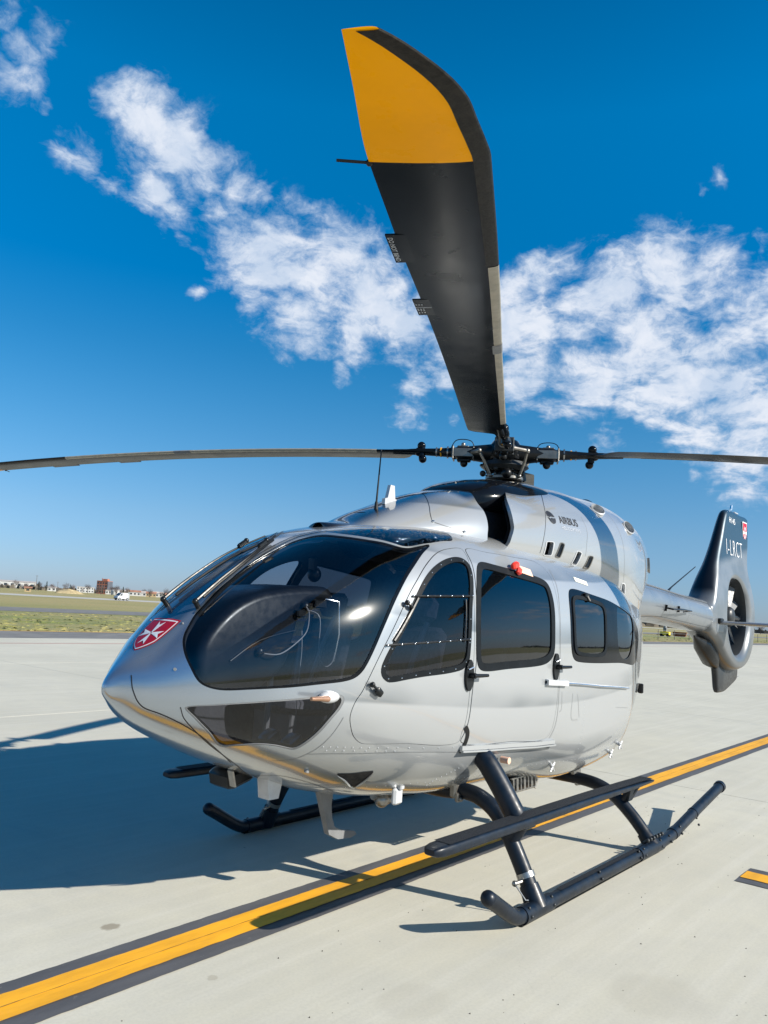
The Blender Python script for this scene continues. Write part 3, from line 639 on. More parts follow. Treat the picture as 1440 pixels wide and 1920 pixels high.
# ------------------------------------------------------------------ ground, apron, markings
def ground_mats():
    m, t = material('apron_concrete')
    P = t.pos()
    oi = t.new('ShaderNodeObjectInfo').outputs['Random']
    a = t.noise(P, 0.35, 6, 0.6); b = t.noise(P, 3.0, 7, 0.7); c = t.noise(P, 60.0, 4, 0.6)
    sx = t.vmath('MULTIPLY', P, (0.35, 9.0, 1.0))
    streak = t.noise(sx, 1.0, 5, 0.6)
    col = t.mix(t.ramp(a, 0.25, 0.75), (0.450, 0.430, 0.345), (0.540, 0.515, 0.415))
    col = t.mix(t.ramp(b, 0.30, 0.72, 0.0, 0.40), col, (0.40, 0.39, 0.34))
    col = t.mix(t.ramp(streak, 0.42, 0.72, 0.0, 0.28), col, (0.60, 0.58, 0.51))
    col = t.mix(t.ramp(c, 0.35, 0.75, 0.0, 0.22), col, (0.31, 0.30, 0.27))
    spots = t.noise(P, 1.1, 3, 0.5)
    col = t.mix(t.ramp(spots, 0.66, 0.78, 0.0, 0.25), col, (0.30, 0.31, 0.30))
    # broad rubber smears and hairline cracks
    sm = t.noise(t.vmath('MULTIPLY', P, (0.9, 0.25, 1.0)), 1.0, 6, 0.7, 0.6)
    col = t.mix(t.ramp(sm, 0.58, 0.74, 0.0, 0.30), col, (0.33, 0.33, 0.30))
    cv = t.new('ShaderNodeTexVoronoi', feature='DISTANCE_TO_EDGE'); cv.inputs['Scale'].default_value = 0.33
    t.put(cv.inputs['Vector'], t.vmath('ADD', P, t.scale(t.noise(P, 1.5, 5, 0.7, 0, 1), 0.9)))
    crack = t.math('MULTIPLY', t.ramp(cv.outputs['Distance'], 0.0, 0.0028, 1.0, 0.0), t.ramp(t.noise(P, 0.5, 2, 0.5), 0.56, 0.70))
    col = t.mix(t.math('MULTIPLY', crack, 0.30), col, (0.20, 0.19, 0.16))
    v = t.new('ShaderNodeTexVoronoi'); v.inputs['Scale'].default_value = 2.3; t.put(v.inputs['Vector'], P)
    grit = t.ramp(v.outputs['Distance'], 0.012, 0.022, 1.0, 0.0)
    col = t.mix(t.math('MULTIPLY', grit, 0.7), col, (0.08, 0.075, 0.07))
    # round oil and rust stains soaked into the slabs
    wob2 = t.math('MULTIPLY', t.math('SUBTRACT', t.noise(P, 22.0, 4, 0.6), 0.5), 0.055)
    for sx_, sy_, sr_, sa_ in ((3.34, -0.32, 0.060, 0.75), (3.32, 0.50, 0.034, 0.35), (-2.9, -8.0, 0.06, 0.5), (-9.5, -3.2, 0.10, 0.6), (-4.9, -19.4, 0.25, 0.6), (1.9, 2.1, 0.30, 0.12), (2.8, 1.3, 0.22, 0.10), (-1.6, 3.0, 0.28, 0.12)):
        dd = t.math('ADD', t.vmath('DISTANCE', t.vmath('MULTIPLY', P, (1.0, 1.15, 1.0)), (sx_, sy_ * 1.15, 0.0), 1), wob2)
        col = t.mix(t.math('MULTIPLY', t.ramp(dd, sr_, sr_ * 0.62), sa_), col, (0.185, 0.155, 0.10))
    col = t.mix(t.math('MULTIPLY', oi, 0.12), col, (0.36, 0.355, 0.335))
    t.put(t.b.inputs['Base Color'], col)
    t.b.inputs['Roughness'].default_value = 0.82
    hgt = t.math('ADD', t.math('MULTIPLY', c, 0.5), t.math('MULTIPLY', streak, 0.6))
    t.put(t.b.inputs['Normal'], t.bump(hgt, 0.25, 0.004))
    M['concrete'] = m
    def paintmat(name, col, worn):
        m, t = material(name); P = t.pos()
        n = t.noise(P, 26.0, 8, 0.75); n2 = t.noise(t.vmath('MULTIPLY', P, (0.6, 3.0, 1.0)), 2.0, 6, 0.65)
        c = t.mix(t.ramp(n2, 0.3, 0.7), tuple(q * .78 for q in col), tuple(min(1, q * 1.10) for q in col))
        c = t.mix(t.ramp(n, 0.60, 0.74, 0.0, worn), c, (0.38, 0.36, 0.32))
        t.put(t.b.inputs['Base Color'], c); t.b.inputs['Roughness'].default_value = 0.6
        t.put(t.b.inputs['Normal'], t.bump(n, 0.3, 0.003))
        return m
    M['line_yellow'] = paintmat('yellow_marking_paint', (0.78, 0.37, 0.008), 0.30)
    M['line_black'] = paintmat('black_marking_paint', (0.085, 0.083, 0.085), 0.45)
    M['line_red'] = paintmat('faded_red_marking_paint', (0.50, 0.22, 0.18), 0.6)
    M['tar'] = simple('asphalt', (0.155, 0.150, 0.143), 0.9, 0, 0, 0.2, 0.8, 0.2)
    M['road'] = simple('pale_runway', (0.40, 0.385, 0.35), 0.9, 0, 0, 0.1, 0.1)
    M['joint'] = simple('joint_sealant', (0.12, 0.115, 0.105), 0.9, 0, 0, 0.3, 3)
    M['stain'] = simple('oil_stain', (0.25, 0.215, 0.15), 0.75, 0, 0, 0.35, 20)
    M['crumb'] = simple('dark_grit', (0.12, 0.11, 0.09), 0.9, 0, 0, 0.5, 40)
    m, t = material('airfield_grass'); P = t.pos()
    a = t.noise(P, 0.022, 6, 0.65); b = t.noise(t.vmath('MULTIPLY', P, (0.07, 0.42, 1)), 1.0, 8, 0.75); c = t.noise(P, 2.0, 5, 0.75)
    col = t.mix(t.ramp(a, 0.38, 0.62), (0.125, 0.165, 0.032), (0.28, 0.235, 0.10))
    yy = t.xyz(P)[1]
    col = t.mix(t.ramp(yy, -56.0, -84.0, 0.0, 0.55), col, (0.33, 0.26, 0.11))
    col = t.mix(t.ramp(b, 0.40, 0.66, 0.0, 0.65), col, (0.32, 0.27, 0.12))
    col = t.mix(t.ramp(c, 0.46, 0.72, 0.0, 0.45), col, (0.075, 0.105, 0.022))
    t.put(t.b.inputs['Base Color'], col); t.b.inputs['Roughness'].default_value = 0.95
    t.put(t.b.inputs['Normal'], t.bump(c, 0.7, 0.15))
    M['grass'] = m
ground_mats()
def sheet(name, x0, x1, y0, y1, z, mat, **props):
    mb = MB().add([(x0, y0, z), (x1, y0, z), (x1, y1, z), (x0, y1, z)], [(0, 1, 2, 3)])
    me = bpy.data.meshes.new(name); me.from_pydata(mb.v, [], mb.f); me.materials.append(mat)
    return link(name, me, None, **props)
ST = dict(kind='structure')
G = 9000
sheet('grass_field', -G, G, -G, G, -0.030, M['grass'], **ST)
sheet('asphalt_shoulder', -400, 200, -28.4, -24.05, -0.012, M['tar'], **ST)
sheet('taxiway', -900, 600, -66.0, -54.8, -0.016, M['tar'], **ST)
sheet('runway', -2200, 900, -196.0, -160.0, -0.018, M['road'], **ST)
sheet('shoulder_edge_line', -400, 200, -28.75, -28.42, -0.010, simple('ochre_edge_line', (0.50, 0.30, 0.07), 0.8), **ST)

# the apron: a bed with the joints' dark sealant, concrete slabs laid on it one by one near the camera
apron = sheet('apron', -400, 60, -24.0, 45, -0.016, M['joint'], **ST)
SX, SY, JX, JY = 7.7, 7.5, -3.35, 0.125
def slab_mesh(w, d_):
    mb = MB(); g = 0.006; b = 0.008; z0, z1 = -0.014, 0.0
    x0, x1, y0, y1 = g, w - g, g, d_ - g
    vs = [(x0, y0, z0), (x1, y0, z0), (x1, y1, z0), (x0, y1, z0), (x0, y0, z1 - b / 2), (x1, y0, z1 - b / 2), (x1, y1, z1 - b / 2), (x0, y1, z1 - b / 2),
          (x0 + b, y0 + b, z1), (x1 - b, y0 + b, z1), (x1 - b, y1 - b, z1), (x0 + b, y1 - b, z1)]
    fs = [(0, 1, 5, 4), (1, 2, 6, 5), (2, 3, 7, 6), (3, 0, 4, 7), (4, 5, 9, 8), (5, 6, 10, 9), (6, 7, 11, 10), (7, 4, 8, 11), (8, 9, 10, 11)]
    me = bpy.data.meshes.new('concrete_slab'); me.from_pydata(vs, [], fs); me.materials.append(M['concrete']); return me
slab = slab_mesh(SX, SY); edge_row = slab_mesh(SX, 1.6)
xs_ = [JX + k * SX for k in range(-8, 3)]
for x0 in xs_:
    for k in range(-3, 2):
        o = link('concrete_slab', slab, apron); o.location = (x0, JY + k * SY, 0)
    o = link('concrete_slab', edge_row, apron); o.location = (x0, JY - 3 * SY - 1.6, 0)
far_x = xs_[0]
m1 = MB().add([(-400, -24.0, 0), (far_x, -24.0, 0), (far_x, 45, 0), (-400, 45, 0)], [(0, 1, 2, 3)])
m1.add([(xs_[-1] + SX, -24, 0), (60, -24, 0), (60, 45, 0), (xs_[-1] + SX, 45, 0)], [(0, 1, 2, 3)])
m1.add([(far_x, JY + 2 * SY, 0), (xs_[-1] + SX, JY + 2 * SY, 0), (xs_[-1] + SX, 45, 0), (far_x, 45, 0)], [(0, 1, 2, 3)])
me = bpy.data.meshes.new('far_concrete'); me.from_pydata(m1.v, [], m1.f); me.materials.append(M['concrete'])
link('concrete_surface', me, apron)
# markings: yellow line in two halves on either side of the joint, black borders
def stripes(name, rects, mat, z, rag=0.0014, along='x'):
    mb = MB(); rg = random.Random(len(name))
    for (x0, x1, y0, y1) in rects:
        a0, a1, b0, b1 = (x0, x1, y0, y1) if along == 'x' else (y0, y1, x0, x1)
        st = [a0]
        while st[-1] < a1:                      # short steps near the camera, long ones far off: a brushed, slightly ragged edge
            d_ = abs(st[-1] - 2.0); st.append(min(a1, st[-1] + max(0.05, d_ * 0.02)))
        q = len(mb.v); n_ = len(st)
        for a in st:
            for b in (b0, b1):
                bb = b + rg.gauss(0, rag)
                mb.v.append((a, bb, z) if along == 'x' else (bb, a, z))
        for k in range(n_ - 1): mb.f.append((q + 2 * k, q + 2 * k + 2, q + 2 * k + 3, q + 2 * k + 1) if along == 'x' else (q + 2 * k, q + 2 * k + 1, q + 2 * k + 3, q + 2 * k + 2))
    me = bpy.data.meshes.new(name); me.from_pydata(mb.v, [], mb.f); me.materials.append(mat)
    return link(name, me, None, **ST)
stripes('black_line_border', [(-120, 12, -0.085, 0.335)], M['line_black'], 0.004)
stripes('yellow_taxi_line', [(-120, 12, 0.018, 0.228)], M['line_yellow'], 0.008)
stripes('painted_joint', [(-120, 12, 0.1228, 0.1272)], simple('cracked_paint_joint', (0.24, 0.13, 0.02), 0.8, 0, 0, 0.6, 12), 0.0105, 0.0012)
stripes('black_cross_border', [(-0.700, -0.285, 1.86, 16)], M['line_black'], 0.004, 0.0022, 'y')
stripes('yellow_cross_line', [(-0.590, -0.395, 1.865, 16)], M['line_yellow'], 0.008, 0.0022, 'y')
stripes('red_apron_line', [(-120, 30, -21.45, -21.30)], M['line_red'], 0.004)
# grit lying about on the slabs near the right skid
mb = MB(); rr = random.Random(5)
for _ in range(260):
    x_, y_ = rr.uniform(-3.5, 4.0), rr.uniform(0.45, 3.6)
    r_ = rr.uniform(.0015, .005)
    mb.add([(x_ - r_, y_, .0005), (x_ + r_, y_ - r_, .0005), (x_ + r_ * .6, y_ + r_, .0005), (x_, y_, r_ * 1.4)], [(0, 1, 3), (1, 2, 3), (2, 0, 3)])
mb.build('gravel_crumbs', M['crumb'], None, kind='stuff')

# ------------------------------------------------------------------ the helicopter
H = empty('helicopter', (0, 0, 0), label='silver and white twin engine helicopter parked on skids across the yellow line', category='helicopter')
F = BK['F']
def P_(name, sub=5): return poly_of(FUS, F[name], sub, 0.02)
WS, RW, CH, CD, DW, SD, CW = [P_(k) for k in ('windscreen', 'roof_window', 'chin_window', 'cockpit_door', 'door_window', 'sliding_door', 'cabin_window')]
RWN, VW, HW = P_('rear_window'), P_('vent_window', 4), P_('hatch_window', 4)
def rounded(poly, k=2):
    Q = poly.copy()
    for _ in range(k): Q = .5 * Q + .25 * (np.roll(Q, 1, 0) + np.roll(Q, -1, 0))
    return Q
RWN, VW, HW, CW = rounded(RWN), rounded(VW, 3), rounded(HW, 3), rounded(CW, 2)
FULL = []
xs = np.linspace(0.0, FUS.smax, 150)
FULL = np.array([(s * FUS.kx, 0.0) for s in xs] + [(FUS.smax * FUS.kx, b * KT) for b in np.linspace(0, 1, 60)[1:-1]] + [(s * FUS.kx, KT) for s in xs[::-1]] + [(0.0, b * KT) for b in np.linspace(1, 0, 30)[1:-1]])
ws_in, rw_in, ch_in = inset(WS, .022), inset(RW, .012), inset(CH, .018)
dw_in, cw_in = inset(DW, .030), inset(CW, .040)
vw_in, hw_in = inset(VW, .022), inset(HW, .018)
for side in (1, -1):
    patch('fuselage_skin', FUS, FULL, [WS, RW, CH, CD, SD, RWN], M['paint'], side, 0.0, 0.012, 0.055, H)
    patch('cabin_lining', FUS, FULL, [inset(WS, .015), inset(RW, .01), inset(CH, .01), inset(DW, .02), inset(CW, .02)], M['liner'], side, -0.030, 0.0, 0.09, H)
    w = patch('windscreen', FUS, inset(WS, .002), [], M['wind'], side, -0.004, 0.0, 0.05, H)
    patch('windscreen_seal', FUS, inset(WS, .001), [ws_in], M['gloss_black'], side, -0.001, 0.004, 0.05, w)
    patch('roof_window', FUS, inset(RW, .002), [], M['roof_glass'], side, -0.002, 0.0, 0.05, H)
    w = patch('chin_window', FUS, inset(CH, .002), [], M['chin_glass'], side, -0.004, 0.0, 0.05, H)
    patch('window_seal', FUS, inset(CH, .001), [ch_in], M['grey_plastic'], side, -0.001, 0.004, 0.05, w)
    dr = patch('cockpit_door', FUS, inset(CD, .005), [DW], M['paint'], side, 0.001, 0.014, 0.05, H)
    patch('window_frame', FUS, inset(DW, -.001), [dw_in], M['rubber'], side, 0.004, 0.008, 0.05, dr)
    patch('door_window', FUS, inset(DW, .022), [], M['door_glass'], side, -0.003, 0.0, 0.05, dr)
    sl = patch('sliding_door', FUS, inset(SD, .005), [CW], M['paint'], side, 0.002, 0.014, 0.05, H)
    patch('window_frame', FUS, inset(CW, -.001), [cw_in], M['rubber'], side, 0.005, 0.008, 0.05, sl)
    patch('cabin_window', FUS, inset(CW, .030), [], M['tint'], side, -0.002, 0.0, 0.05, sl)
    rp = patch('rear_window_panel', FUS, inset(RWN, .002), [VW, HW], M['gloss_black'], side, 0.002, 0.010, 0.05, H)
    patch('vent_frame', FUS, VW, [vw_in], M['rubber'], side, 0.010, 0.010, 0.05, rp)
    patch('vent_window', FUS, inset(VW, .015), [], M['tint'], side, 0.003, 0.0, 0.05, rp)
    patch('hatch_window', FUS, HW, [], M['tint'], side, -0.004, 0.0, 0.05, rp)
    patch('window_backing', FUS, inset(RWN, .01), [], M['void'], side, -0.06, 0.0, 0.06, rp)
    # seams
    for nm, wd in (('nose_seam', .0055), ('chin_seam', .0046), ('belly_seam', .0046), ('pillar_seam', .003), ('sill_seam', .003), ('frame_line', .004), ('hatch_line', .004)):
        ribbon('panel_seam', FUS, F[nm], wd, 0.0015, M['print_black'] if wd > .0045 else M['grey_plastic'], side, H)
    for nm in ('panel_line_a', 'panel_line_b', 'panel_line_c', 'panel_line_d'):
        ribbon('panel_seam', FUS, F[nm], .0028, 0.0015, M['grey_plastic'], side, H)
    # sliding window and its rails in the cockpit door
    def glz(zs, x0, x1, off): # a line on the door at a height
        q = []
        for i in range(13):
            x = x0 + (x1 - x0) * i / 12; z = zs[0] + (zs[1] - zs[0]) * i / 12
            S, t = FUS.t_of_z(x, z); q.append(FUS.at(S, t, off, side))
        return q
    sf = MB()
    for (za, zb, xa, xb) in ((1.855, 1.885, 2.27, 1.735), (1.575, 1.62, 2.505, 1.80)):
        sf.tube(glz((za, zb), xa, xb, .006), .007, 6)
    sf.tube(glz((1.845, 1.60), 2.235, 2.455, .007), .009, 6)
    sf.tube(glz((1.86, 1.60), 1.80, 1.845, .004), .005, 6)
    sf.build('sliding_window_rail', M['black'], dr)
    fs = MB()
    for (za, zb, xa, xb, n) in ((1.855, 1.885, 2.27, 1.735, 6), (1.575, 1.62, 2.505, 1.80, 8)):
        q = glz((za, zb), xa, xb, .014)
        for i in range(n):
            f = i / (n - 1) * 12; a = q[int(f)]; b = q[min(int(f) + 1, 12)]; p = a.lerp(b, f - int(f)); fs.ball(p, .0060, 8, 5)
    for a, b in inset(DW, .014)[::6]:
        fs.ball(FUS.at(a / FUS.kx, b / KT, .004, side), .0042, 6, 4)
    fs.build('frame_screws', M['chrome'], dr, kind='stuff')
    # handles: dark oval plates with a turning lever
    for key, par in (('handle_front', dr), ('handle_rear', sl)):
        S, t = F[key][0]; p = FUS.at(S, t, .004, side); n = FUS.nat(S, t, side)
        qz = Vector((0, 0, 1)); qx = Vector((1, 0, 0))
        mb = MB(); nn = 24
        ring = [(0.042 * math.cos(2 * math.pi * k / nn), 0.095 * math.sin(2 * math.pi * k / nn)) for k in range(nn)]
        mb.prism(ring, lambda a, b, c: p + qx * a + qz * b + n * c, -.02, .012)
        hd = mb.build('handle_plate', M['black'], par)
        mb = MB(); mb.tube([p + n * .01, p + n * .05], .018, 12)
        mb.tube([p + n * .045 + qx * .01, p + n * .052 - qx * .05, p + n * .056 - qx * .135], [.013, .012, .010], 10)
        mb.build('handle', M['black'], par)
        mb = MB(); mb.tube([p + n * .016 + qz * .035 + qx * .025, p + n * .03 + qz * .05 - qx * .005, p + n * .016 + qz * .04 - qx * .03], .006, 8)
        mb.build('lock_latch', M['chrome'], par)
    # door hinges
    for key in ('hinge_a', 'hinge_b'):
        S, t = F[key][0]; p = FUS.at(S, t, .012, side); n = FUS.nat(S, t, side)
        big = key == 'hinge_a'
        mb = MB(); dirv = (Vector((-.75, 0, -.6))).normalized(); L_ = .085 if big else .05
        mb.ball(p + n * .01, .016, 12, 8)
        mb.tube([p + n * .012, p + n * .022 + dirv * L_ * .45], .008, 8)
        rot = Matrix((dirv, dirv.cross(n).normalized(), n)).transposed()
        mb.box(p + n * .022 + dirv * L_ * .75, (L_ * .65, .036 if big else .024, .026), rot, .006)
        mb.build('door_hinge', M['black'], H)
    # sliding door rails
    S0, t0 = F['lower_rail'][0]
    def rail(name, pts, w_, hgt, out, mat):
        q = [FUS.at(a, b, 0, side) for a, b in pts]; nn = [FUS.nat(a, b, side) for a, b in pts]
        mb = MB(); vs = []
        for p, n in zip(q, nn):
            n = Vector((0, n.y, n.z * .2)).normalized()
            for (dz, o) in ((hgt / 2, -.004), (hgt / 2 * .8, out), (-hgt / 2 * .8, out), (-hgt / 2, -.004)): vs.append(p + n * o + Vector((0, 0, dz)))
        k = len(q); fs_ = [(i * 4 + j, i * 4 + (j + 1) % 4, i * 4 + 4 + (j + 1) % 4, i * 4 + 4 + j) for i in range(k - 1) for j in range(4)]
        fs_ += [(0, 1, 2, 3), tuple(range((k - 1) * 4, k * 4))]
        mb.add(vs, fs_); return mb.build(name, mat, H, 30)
    rail('door_rail', F['lower_rail'], .02, .032, .020, M['paint'])
    q = F['lower_rail']; lip = [(a, b - .008) for a, b in q]
    rail('rail_lip', lip, .02, .012, .036, M['paint'])
    rail('upper_rail', F['upper_rail'], .02, .022, .016, M['alloy'])
    rail('rail_carrier', F['upper_rail'][:2], .02, .046, .030, M['alloy'])
    q = line_on(FUS, F['upper_rail'], .020, side); MB().tube(q[3:], .006, 6).build('rail_slot', M['chrome'], H)
    # black strip between the doors at the sill
    ribbon('wear_strip', FUS, F['door_strip'], .032, .006, M['black'], side, H)
    # pressure probe on the side below the windscreen
    S, t = F['probe'][0]; p = FUS.at(S, t, 0, side)
    mb = MB(); mb.ball(p + Vector((0, .02 * side, .004)), .05, 16, 10, 0, (1.45, .7, .62))
    pr = mb.build('pitot_fairing', M['alloy'], H)
    MB().tube([p + Vector((.03, .04 * side, .0)), p + Vector((.09, .045 * side, .004)), p + Vector((.16, .045 * side, .006))], [.017, .013, .010], 12).build('pitot_tube', M['copper'], pr)
    S, t = F['nose_dot'][0]
    MB().tube([FUS.at(S, t, -.002, side), FUS.at(S, t, .004, side)], .008, 10).build('static_port', M['grey_plastic'], H)
    # air scoop on the lower side: black mouth with a curved lip
    sc = poly_of(FUS, F['scoop'], 4)
    patch('air_scoop', FUS, sc, [], M['void'], side, 0.002, 0.0, 0.03, H)
    ql = [FUS.at(a / FUS.kx, b / KT, .012, side) for a, b in smooth_loop(np.array([(F['scoop'][i][0] * FUS.kx, F['scoop'][i][1] * KT) for i in (0, 8, 7, 6)]), 6, False)]
    MB().tube(ql, [.001 + .007 * math.sin(math.pi * i / (len(ql) - 1)) for i in range(len(ql))], 8).build('scoop_lip', M['paint'], H)
    ql = [FUS.at(a / FUS.kx, b / KT, .008, side) for a, b in smooth_loop(np.array([(F['scoop'][i][0] * FUS.kx, F['scoop'][i][1] * KT) for i in (6, 5, 4, 3)]), 6, False)]
    MB().tube(ql, [.001 + .006 * math.sin(math.pi * i / (len(ql) - 1)) for i in range(len(ql))], 8).build('scoop_lip', M['paint'], H)
    # rivets
    rv = MB()
    for key, n in (('rivets_a', 14), ('rivets_b', 8), ('rivets_c', 9)):
        q = line_on(FUS, F[key], .001, side)
        for i in range(n):
            f = i / (n - 1) * (len(q) - 1); a = q[int(f)]; b = q[min(int(f) + 1, len(q) - 1)]
            rv.ball(a.lerp(b, f - int(f)), .0034, 6, 4)
    for xx in np.arange(-.6, 2.4, .055):
        S, t = FUS.t_of_z(xx, .72 + .02 * math.sin(xx)); rv.ball(FUS.at(S, t, .0, side), .0026, 5, 3)
    for zz in np.arange(.72, 1.25, .045):
        S, t = FUS.t_of_z(.20, zz); rv.ball(FUS.at(S, t, 0, side), .0026, 5, 3)
    rv.build('rivets', M['alloy'], H, kind='stuff')
    # studs for the tie-down net, latch, lug
    for key in ('star_a', 'star_b', 'star_c'):
        S, t = F[key][0]; p = FUS.at(S, t, 0, side); n = FUS.nat(S, t, side)
        mb = MB(); mb.tube([p - n * .01, p + n * .035], .014, 8)
        for s_ in (-1, 1): mb.tube([p + n * .03 - Vector((.03 * s_, 0, .03)), p + n * .03 + Vector((.03 * s_, 0, .03))], .007, 6)
        mb.build('tie_down_fitting', M['alloy'], H)
    S, t = F['vent_hook'][0]; p = FUS.at(S, t, .01, side); n = FUS.nat(S, t, side)
    mb = MB(); mb.box(p, (.07, .03, .035), None, .006); mb.tube([p, p + n * .02 - Vector((.02, 0, .05))], .014, 8)
    mb.build('vent_hook', M['black'], H)
    S, t = F['rear_latch'][0]; p = FUS.at(S, t, .0, side); n = FUS.nat(S, t, side)
    mb = MB(); mb.box(p + n * .02, (.03, .05, .09), None, .008); mb.build('door_latch', M['black'], H)
    S, t = F['lifting_lug'][0]; p = FUS.at(S, t, 0, side)
    mb = MB(); mb.box(p + Vector((0, .0, -.045)), (.085, .035, .10), None, .012); mb.box(p + Vector((-.01, .02 * side, .01)), (.04, .03, .03), None, .006)
    mb.build('jacking_lug', M['alloy'], H)
# emergency pull; its pale reflection in the cabin window is a painted patch
S, t = F['tag'][0]
p = FUS.at(S, t, .02); n = FUS.nat(S, t)
mb = MB(); mb.box(p + Vector((.02, .005, .025)), (.075, .04, .05), Matrix.Rotation(.35, 3, 'Y'), .012); mb.box(p + Vector((-.02, .014, -.01)), (.05, .035, .055), Matrix.Rotation(-.3, 3, 'Y'), .012)
mb.build('emergency_pull', M['orange_red'], H)
q = []
for dx, dz in ((-.05, -.006), (-.24, -.03), (-.24, .022), (-.05, .046)):
    S2, t2 = FUS.t_of_z(1.13 + dx, FUS.at(S, t).z + dz); q.append((S2 * FUS.kx, t2 * KT))
patch('painted_pull_reflection', FUS, np.array(q), [], M['peach'], 1, 0.008, 0, .05, H)
S2, t2 = FUS.t_of_z(.20, 2.09)
q = [(S2 * FUS.kx + a, t2 * KT + b) for a, b in ((0, -.012), (.14, -.03), (.14, 0), (0, .018))]
patch('placard', FUS, np.array(q), [], simple('pale_placard', (.75, .76, .62), .5), 1, 0.002, 0, .05, H)

# ---- cowlings
C1, C2 = BK['C1'], BK['C2']
for side in (1, -1):
    e = C1['rear_edge'][:5]
    s_top = CF.S(.78)
    edge = smooth_loop([(CF.S(1.12) * CF.kx, .30 * KT)] + [(a * CF.kx, b * KT) for a, b in e] + [(s_top * CF.kx, KT)], 5, False)
    dom = np.vstack([[(s * CF.kx, .30 * KT) for s in np.linspace(0, CF.S(1.16), 40)], edge, [(s * CF.kx, KT) for s in np.linspace(s_top, 0, 50)[1:]], [(0, b * KT) for b in np.linspace(1, .30, 12)[1:-1]]])
    patch('gearbox_cowling', CF, dom, [], M['paint_front'], side, 0, .02, .05, H)
    ribbon('panel_seam', CF, C1['seam'], .004, .0015, M['print_black'], side, H)
    for k in (4, 7):
        a, b = C1['seam'][k]; p = CF.at(a, b, .002, side)
        MB().ball(p, .013, 10, 6, 0, (1, 1, .7)).build('cowling_latch', M['chrome'], H)
    e = C2['front_edge']
    edge = smooth_loop([(a * CR.kx, b * KT) for a, b in e[::-1]], 5, False)
    edge = np.vstack([[(edge[0][0], .22 * KT)], edge, [(CR.S(.42), KT)]])
    xs = np.linspace(CR.S(.42), CR.smax, 90)
    dom = np.vstack([edge, [(s, KT) for s in xs[1:]], [(CR.smax, b * KT) for b in np.linspace(1, .22, 30)[1:]], [(s, .22 * KT) for s in np.linspace(CR.smax, edge[0][0], 80)[1:-1]]])
    holes = []
    for key in ('vent_a', 'vent_b', 'vent_c', 'vent_d', 'vent_e'):
        q_ = resample(np.array([(a * CR.kx, b * KT) for a, b in C2[key]]), .012); holes.append(rounded(q_, 3))
    for key in ('port_a', 'port_b'):
        a, b = C2[key][0]; r_ = .062 if key == 'port_a' else .056
        holes.append(np.array([(a * CR.kx + r_ * math.cos(u), b * KT + r_ * 1.5 * math.sin(u)) for u in np.linspace(0, 2 * math.pi, 26)[:-1]]))
    cowl = patch('engine_cowling', CR, dom, holes, M['paint_rear'], side, 0, .03, .05, H)
    patch('cowling_lining', CR, dom, [], M['void'], side, -.06, 0, .1, H)
    for i, hq in enumerate(holes[:5]):
        patch('vent_frame', CR, inset(hq, -.012), [hq], M['titan'] if i in (1, 3) else M['alloy'], side, .004, .02, .03, cowl)
    for key in ('port_a', 'port_b'):
        a, b = C2[key][0]; p = CR.at(a, b, 0, side); n = CR.nat(a, b, side)
        r_ = .068; ax = (n + Vector((.30, 0, 0.0))).normalized()
        u = ax.cross(Vector((0, 0, 1))).normalized(); w_ = ax.cross(u)
        mb = MB(); nn = 24; vs = []; fs = []
        prof = [(r_ * 1.05, -.03), (r_ * 1.02, .022), (r_ * .93, .026), (r_ * .86, .0), (r_ * .86, -.05)]
        for rr_, hh in prof:
            for k in range(nn):
                an = 2 * math.pi * k / nn; vs.append(p + ax * hh + (u * math.cos(an) + w_ * math.sin(an)) * rr_)
        for i in range(len(prof) - 1):
            for k in range(nn): fs.append((i * nn + k, i * nn + (k + 1) % nn, (i + 1) * nn + (k + 1) % nn, (i + 1) * nn + k))
        mb.add(vs, fs); mb.build('drain_port', M['alloy'], cowl)
    ribbon('panel_seam', CR, C2['seam'], .004, .0015, M['print_black'], side, H)
    # seam behind the dark band
    q = [(a + .03, b) for a, b in C2['band_l'][1:5]]
    ribbon('panel_seam', CR, q, .0025, .0015, M['grey_plastic'], side, H)
    # exhaust nozzle
    mb = MB(); c0 = Vector((-2.42, .17 * side, 2.50)); d0 = Vector((-1, .05 * side, .0)).normalized()
    u = d0.cross(Vector((0, 0, 1))).normalized(); w_ = d0.cross(u); vs = []; fs = []; nn = 28
    prof = [(.14, -.1), (.145, .06), (.142, .09), (.128, .09), (.125, .0), (.02, -.05)]
    for rr_, hh in prof:
        for k in range(nn):
            an = 2 * math.pi * k / nn; vs.append(c0 + d0 * hh + (u * math.cos(an) + w_ * math.sin(an)) * rr_)
    for i in range(len(prof) - 1):
        for k in range(nn): fs.append((i * nn + k, i * nn + (k + 1) % nn, (i + 1) * nn + (k + 1) % nn, (i + 1) * nn + k))
    mb.add(vs, fs); mb.build('exhaust_nozzle', M['titan'], H)
    # heat shield below the exhaust lip and the seams of the tail fairing
    sh_ = resample(np.array([(3.10, .50 * KT), (3.50, .50 * KT), (3.50, .60 * KT), (3.12, .585 * KT)]), .03)
    patch('exhaust_shield', CR, rounded(sh_, 2), [], M['titan'], side, .016, .018, .05, H)
    ribbon('panel_seam', CR, [(2.95, .25), (2.98, .36), (3.05, .44), (3.10, .50)], .004, .0015, M['grey_plastic'], side, H)
    ribbon('panel_seam', CR, [(3.12, .585), (2.9, .66), (2.6, .70), (2.2, .715)], .003, .0015, M['grey_plastic'], side, H)
    ribbon('panel_seam', CR, [(1.95, .30), (1.92, .5), (1.86, .7), (1.80, .9)], .003, .0015, M['grey_plastic'], side, H)
    # AIRBUS HELICOPTERS lettering with its round emblem on the cowling
    def on_cowl(x, z, off=.002):
        S, t = CR.t_of_z(x, z); return CR.at(S, t, off, side)
